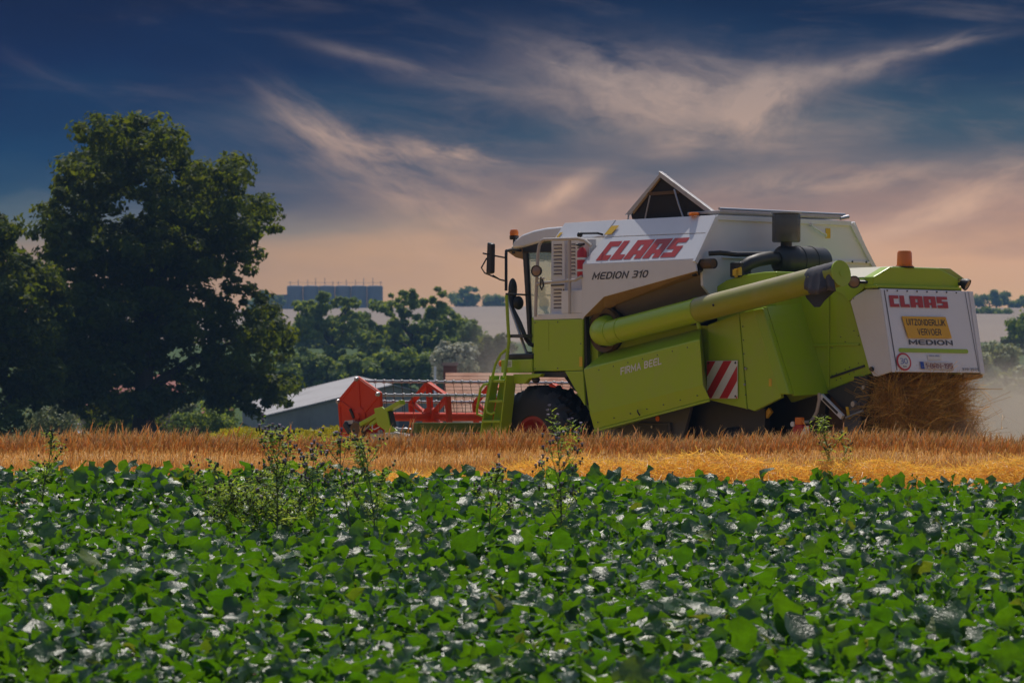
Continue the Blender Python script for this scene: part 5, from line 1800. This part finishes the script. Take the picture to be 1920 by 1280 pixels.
for a in HEX:
    u, w = RC[0] + BR * 1.0 * math.cos(a), RC[1] + BR * 1.0 * math.sin(a)
    br_ = MB().tube([(u, -2.27, w + .02), (u, 3.04, w + .02)], .022, 8).build('reel_bar', 'steel', CO, smooth=True)
    q, tn = MB(), MB()
    for y in np.arange(-2.15, 3.0, .18):
        q.tube([(u, y - .02, w + .02), (u, y + .02, w + .02)], .034, 7)
        tn.tube([(u, y, w), (u + .03, y, w - .14), (u + .02, y + .01, w - .28)], .0055, 4)
    q.build('tine_clamp', 'worn', br_, kind='stuff')
    tn.build('reel_tine', 'rust', br_, kind='stuff')
# reel arm on the near end
av = -2.42
ra = MB().beam((-3.10, av, 1.17), (-2.06, av, 1.52), .07, .11, (0, 1, 0)).build('reel_arm', 'green', CO, bevel=.008)
MB().side([(-2.72, 1.42), (-2.51, 1.45), (-2.38, 1.37), (-2.31, 1.16), (-2.12, 1.07), (-2.35, 1.04), (-2.63, 1.16)], av - .06, av - .035).build('arm_bracket', 'green', ra, bevel=.006)
MB().side([(-2.43, 1.39), (-2.36, 1.38), (-2.27, 1.14), (-2.33, 1.12)], av - .03, av + .05).build('arm_bracket', 'dark', ra)
MB().beam((-2.85, av - .02, 1.16), (-2.62, av - .02, 1.26), .05, .05, (0, 1, 0)).build('arm_stay', 'green', ra)
MB().tube([(-3.05, av - .03, 1.04), (-2.82, av - .03, 1.18)], .014, 6).build('arm_ram', 'steel', ra)
MB().tube([(-2.78, av - .04, 1.16), (-2.76, av - .06, 1.10), (-2.70, av - .06, 1.09), (-2.60, av - .04, 1.13)], .009, 5).build('arm_hose', 'white', ra)
MB().lathe((-3.22, av - .05, 1.05), (0, 1, 0), [(0, 0), (.15, 0), (.17, .02), (.17, .10), (0, .12)], 22).build('drive_pulley', 'rust', ra, smooth=True)
MB().beam((-3.50, av, 1.19), (-3.36, av, 1.04), .10, .14, (0, 1, 0)).build('drive_motor', 'dark', ra, bevel=.02)
MB().beam((-3.52, av - .01, 1.20), (-3.30, av - .01, 1.21), .06, .035, (0, 1, 0)).build('drive_cover', 'worn', ra)
MB().side([(-3.10, 1.03), (-3.03, .98), (-3.02, .80), (-3.16, .80)], av - .04, av).build('drive_guard', 'rust', ra)


# ------------------------------------------------------------------ straw leaving the hood
def loc2world(P):
    c, s_ = math.cos(-ALPHA), math.sin(-ALPHA)
    return np.stack([1.455 + P[:, 0] * c - P[:, 1] * s_, 62.96 + P[:, 0] * s_ + P[:, 1] * c, .47 + P[:, 2]], -1)


def build_discharge():
    r = np.random.default_rng(41)
    n = 30000
    t = r.uniform(0, 1, n)
    w = 1.80 - 1.36 * t
    spread = .04 + .10 * t
    v = r.uniform(-.58, 1.02, n) + r.normal(0, 1, n) * spread * .6 + .14 * t
    u = 6.55 + .28 * t + r.normal(0, .13 + .08 * t, n)
    clumps = np.sin(v * 9 + w * 5) * np.sin(w * 8 + u * 6)
    keep = r.uniform(size=n) < .45 + .75 * clumps + .25 * t
    far_ = r.uniform(size=n) < .05
    u = u + np.where(far_, r.normal(0, .25, n), 0)
    v = v + np.where(far_, r.normal(.1, .3, n), 0)
    P = loc2world(np.stack([u, v, w], -1)[keep])
    k = len(P)
    v_, f_ = ribbons(k, P, r.uniform(0, 6.28, k), r.normal(-.5, .7, k), r.uniform(.04, .20, k), .0044, 42, 1.7)
    np_mesh('falling_straw', v_, f_, 'chaff', kind='stuff')


build_discharge()
MB().box(6.42, 6.46, -.5, 1.15, .55, 1.9).build('chaff_shade_wall', 'chaff_brown', CO)  # dark brown sheet painted as the shaded inside behind the straw


# ------------------------------------------------------------------ tall weeds
def thistle(x, d, h, lean, label, seed, bushy=1.0, flowers=True, nbr=12, leaf_mat='weed', stems=1):
    rr = random.Random(seed)
    root = empty('thistle' if flowers else 'weed', (x, d, gz(d)))
    tag(root, label, 'thistle' if flowers else 'weed', 'tall weeds in the crop')
    st, lf_v, lf_f, bud, fl = MB(), [], [], MB(), MB()

    def leaf(p, az_, el_, L):
        """narrow spiny leaf: a folded zigzag blade"""
        ca, sa, ce, se = math.cos(az_), math.sin(az_), math.cos(el_), math.sin(el_)
        X = Vector((ca * ce, sa * ce, se))
        Y = Vector((-sa, ca, 0))
        Z = X.cross(Y)
        o = len(lf_v)
        n = 4
        for i in range(n + 1):
            t = i / n
            wd = L * .11 * (math.sin(math.pi * min(1, t * .9 + .08))) * (1.35 if i % 2 else .6)
            c = p + X * L * t - Z * L * .25 * t * t
            lf_v.extend([c + Y * wd + Z * wd * .4, c, c - Y * wd + Z * wd * .4])
        for i in range(n):
            a = o + i * 3
            lf_f.extend([(a, a + 1, a + 4, a + 3), (a + 1, a + 2, a + 5, a + 4)])

    def head(p):
        bud.ball(p, .012, 7, 5, (1, 1, 1.25))
        if flowers and rr.random() < .75:
            fl.lathe((p.x, p.y, p.z + .009), (rr.uniform(-.3, .3), rr.uniform(-.3, .3), 1), [(.005, 0), (.018, .016), (.015, .022), (0, .018)], 7)

    def branch(p0, d0, L, r0, lev):
        p, dd = Vector(p0), Vector(d0).normalized()
        path = [p.copy()]
        n = 6 if lev < 2 else 4
        for i in range(n):
            dd = (dd + Vector((rr.uniform(-.12, .12), rr.uniform(-.12, .12), .07 if lev else .03))).normalized()
            p = p + dd * L / n
            path.append(p.copy())
            for _ in range(1 + (rr.random() < .3 * bushy)):
                leaf(p - dd * L / n * rr.random(), rr.uniform(0, 6.28), rr.uniform(-.1, .8), rr.uniform(.06, .13) * (1.3 if lev == 0 else .7) * (1.5 - i / n * .7))
        st.tube(path, [r0 * (1 - .6 * i / n) for i in range(n + 1)], 5)
        if lev < 2:
            m = nbr if lev == 0 else 3
            for k in range(m):
                f = (.22 + .72 * (k + rr.random()) / m) if lev == 0 else (.4 + .6 * rr.random())
                i = min(n - 1, int(f * n))
                q = path[i].lerp(path[i + 1], f * n - i)
                a = rr.uniform(0, 6.28)
                dd2 = Vector((math.cos(a) * .85, math.sin(a) * .85, .9))
                branch(q, dd2, L * (.44 - .22 * f if lev == 0 else .5) * rr.uniform(.7, 1.2), r0 * .5, lev + 1)
        for _ in range((1 if lev == 2 else 2) if lev else 5):
            e = path[-1] + Vector((rr.uniform(-.028, .028), rr.uniform(-.028, .028), rr.uniform(-.01, .03)))
            st.tube([path[-1], e], r0 * .25, 4)
            head(e)

    if stems == 1:
        branch((0, 0, 0), (lean, rr.uniform(-.08, .08), 1), h, .0095, 0)
    for _ in range(stems if stems > 1 else 0):
        branch((rr.uniform(-.12, .12), rr.uniform(-.12, .12), 0), (rr.uniform(-.55, .55) + lean, rr.uniform(-.4, .4), 1), h * rr.uniform(.65, 1.1), .006, 0)
    st.build('stem', 'stem', root)
    m_ = MB()
    m_.add(lf_v, lf_f)
    m_.build('leaves', leaf_mat, root, kind='stuff')
    bud.build('bud', 'bud', root, kind='stuff')
    if fl.v:
        fl.build('flower_head', 'flower', root, kind='stuff')
    return root


thistle(-2.38, 40.5, 1.28, -.10, 'tallest purple headed thistle left of the reel', 1, 2.0, nbr=20)
thistle(-2.05, 41.5, 1.02, -.08, 'slim thistle right of the tallest thistle', 2, 1.0, nbr=9)
thistle(-1.62, 41.2, 1.20, -.12, 'thistle standing before the red end shield of the reel', 3, 1.0, nbr=9)
thistle(-1.30, 40.0, 1.22, -.05, 'branching green weed before the left end of the reel', 4, 1.3, False, nbr=15)
thistle(.52, 40.0, 1.30, -.18, 'leaning thistle before the big front wheel', 5, 1.4, nbr=14)
thistle(-.26, 40.5, .92, -.02, 'short thistle left of the leaning thistle', 6, 1.0, nbr=8)
thistle(-2.9, 42.0, .90, .03, 'dark bushy weed left of the tallest thistle', 7, 1.0, False, nbr=7, stems=7)
thistle(-2.45, 41.5, .75, .1, 'leafy low weed at the foot of the tallest thistle', 12, 1.0, False, nbr=6, stems=7)
thistle(-5.35, 45.5, 1.0, .05, 'tall thin weed near the left edge', 9, .9, False, nbr=9)
thistle(4.12, 51.2, 1.0, .0, 'green weed before the falling straw', 11, 2.6, False, nbr=8)


# ------------------------------------------------------------------ dust and haze
def volume_mat(name, col, dens, aniso, falloff=None):
    m, t, out = material(name)
    pv = t.node('ShaderNodeVolumePrincipled')
    pv.inputs['Color'].default_value = (*col, 1)
    pv.inputs['Anisotropy'].default_value = aniso
    if falloff:
        co = t.node('ShaderNodeTexCoord').outputs['Object']
        ln = t.node('ShaderNodeVectorMath', operation='LENGTH')
        t.l.new(co, ln.inputs[0])
        f = t.m('SUBTRACT', 1.0, t.step(ln.outputs['Value'], .15, 1.0))
        f = t.m('MULTIPLY', f, t.step(t.noise(co, falloff, 4, .6), .30, .68))
        t.put(pv.inputs['Density'], t.m('MULTIPLY', f, dens))
    else:
        pv.inputs['Density'].default_value = dens
    t.l.new(pv.outputs[0], out.inputs['Volume'])
    return m


def dust(name, c, r, rz, dens, sc_, label=None):
    b_ = MB().ball((0, 0, 0), 1, 20, 12)
    o = b_.build(name, volume_mat('dust_air', (.95, .81, .64), dens, .35, sc_), None, kind='stuff')
    o.location, o.scale, o.rotation_euler = c, r, (0, 0, rz)
    return o


dust('dust_cloud', (8.5, 64.0, .9), (3.4, 4.0, 2.2), -.5, 1.3, 1.6)
dust('dust_cloud', (6.25, 57.9, 1.0), (1.3, 1.0, 1.05), -.6, 1.4, 1.8)
dust('dust_cloud', (9.6, 72.0, 1.0), (5.5, 6.0, 2.6), 0, .20, 1.3)
dust('dust_cloud', (-.25, 68.5, 1.9), (1.1, 2.4, 2.2), 0, .30, 1.4)
b = MB().box(-760, 760, -40, 1900, -3, 54)
b.build('haze', volume_mat('haze_air', (.34, .62, .96), .0003, -.3), None, kind='stuff')
